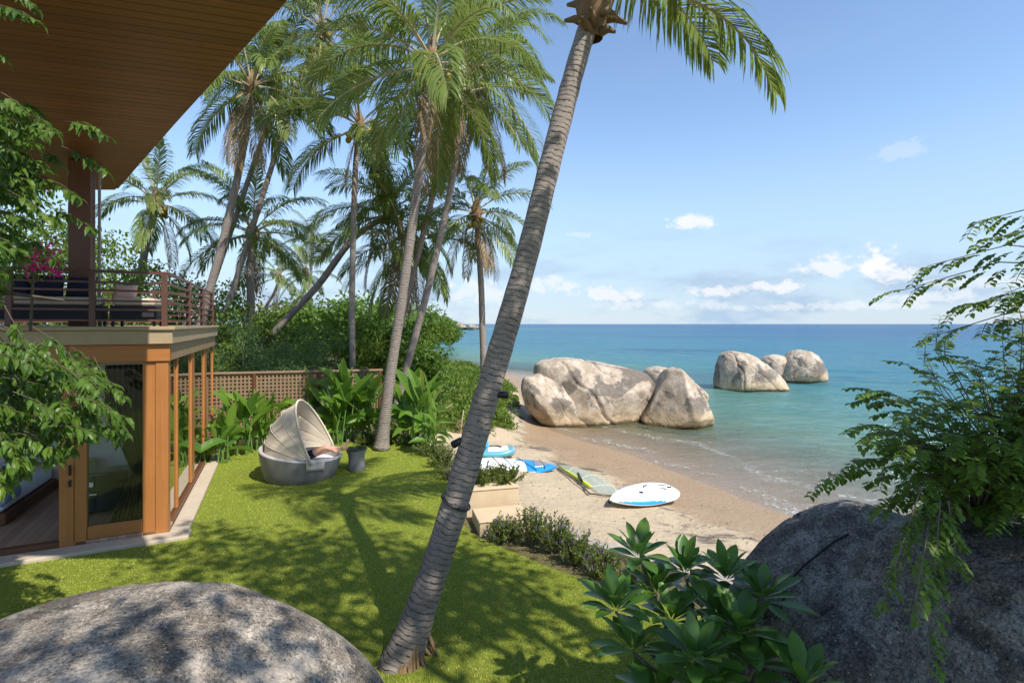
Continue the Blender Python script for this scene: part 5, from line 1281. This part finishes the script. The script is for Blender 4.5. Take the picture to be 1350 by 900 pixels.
q = MB(); q.tube([gp(735, 619, .05), gp(752, 632, .07), gp(768, 645, .07), gp(778, 653, .05)], .022, 6); q.tube([gp(764, 636, .10), gp(776, 653, .06), gp(795, 655, .05), gp(816, 656, .05)], .022, 6); q.build('boom', plain('dark_boom', (.10, .085, .06), .4), rg, True)
q = MB(); q.tube([gp(762, 630, .14), gp(767, 640, .14)], .04, 6); q.build('mast_clamp', M['black'], rg)

# ------------------------------------------------------------------ fittings on the leaning trunk, cable on the boulder
def spot(name, c, d, label):
    s = thing(name, c, label, 'spotlight'); c = Vector(c); d = Vector(d).normalized()
    q = MB(); q.tube([c-d*.06, c-d*.055, c+d*.05, c+d*.055], [.028, .036, .042, .040], 12); q.build('housing', M['black'], s, True)
    q = MB(); q.tube([c-d*.02, c-d*.02+Vector((.03 if d.x < 0 else -.03, .03, .02)), c+Vector((.085 if d.x < 0 else -.085, .05, .01))], .010, 6); q.build('bracket', M['black'], s)
    q = MB(); q.tube([c+d*.0555, c+d*.058], .034, 12); q.build('lens', M['darkbox'], s)
LINE = root_line[LEANPALM.name]
def on_trunk(py): return min(LINE, key=lambda v: abs(HY-(v.z-CZ)/v.y*FPX-py))
def trunk_r(c): return .165-.057*((c.z/LINE[-1].z)**.7)
c = on_trunk(583); spot('spotlight', c+Vector((-trunk_r(c)-.03, -.02, 0)), (-.7, .3, -.45), 'black spotlight clamped on the left side of the leaning trunk')
c = on_trunk(522); spot('spotlight', c+Vector((trunk_r(c)+.03, -.02, 0)), (.8, .3, -.1), 'black spotlight clamped on the right side of the leaning trunk')
tc = on_trunk(655); td = (on_trunk(520)-on_trunk(775)).normalized(); rb = trunk_r(tc)+.012
q = MB(); a = td.orthogonal().normalized(); b = td.cross(a); q.tube([tc+(a*math.cos(t)+b*math.sin(t))*rb+td*.03*math.sin(t) for t in np.linspace(0, 6.283, 33)], .013, 6)
tag(q.build('cable_band', M['black']), 'black cable tied round the middle of the leaning trunk', 'cable')
q = MB(); q.rbox((0, 0, 0), (.035, .02, .085), .004); c = G(557, 853, .06); q.v = [v+np.array(c[:]) for v in q.v]
wt = q.build('ground_socket', M['white']); tag(wt, 'small white box at the foot of the leaning trunk', 'socket')
bpy.context.view_layer.update()
RB = [o for o in COL.objects if o.name.startswith('boulder') and 'beside the frangipani' in o.get('label', '')][0]
pts = []
for px, py in ((1030, 800), (1034, 775), (1046, 755), (1062, 738), (1080, 724), (1100, 708), (1120, 698)):
    o_ = RB.matrix_world.inverted() @ Vector((0, 0, CZ)); d_ = (P(px, py+7, 1)-Vector((0, 0, CZ))).normalized()
    ok, loc, nr_, _i = RB.ray_cast(o_, d_)
    if ok: pts.append(RB.matrix_world @ loc+nr_*.012)
if len(pts) > 2:
    q = MB(); q.tube([pts[0]+Vector((-.25, .1, -.5))]+pts, .008, 5); tag(q.build('cable', M['black']), 'thin black cable running up the left edge of the dark boulder', 'cable')
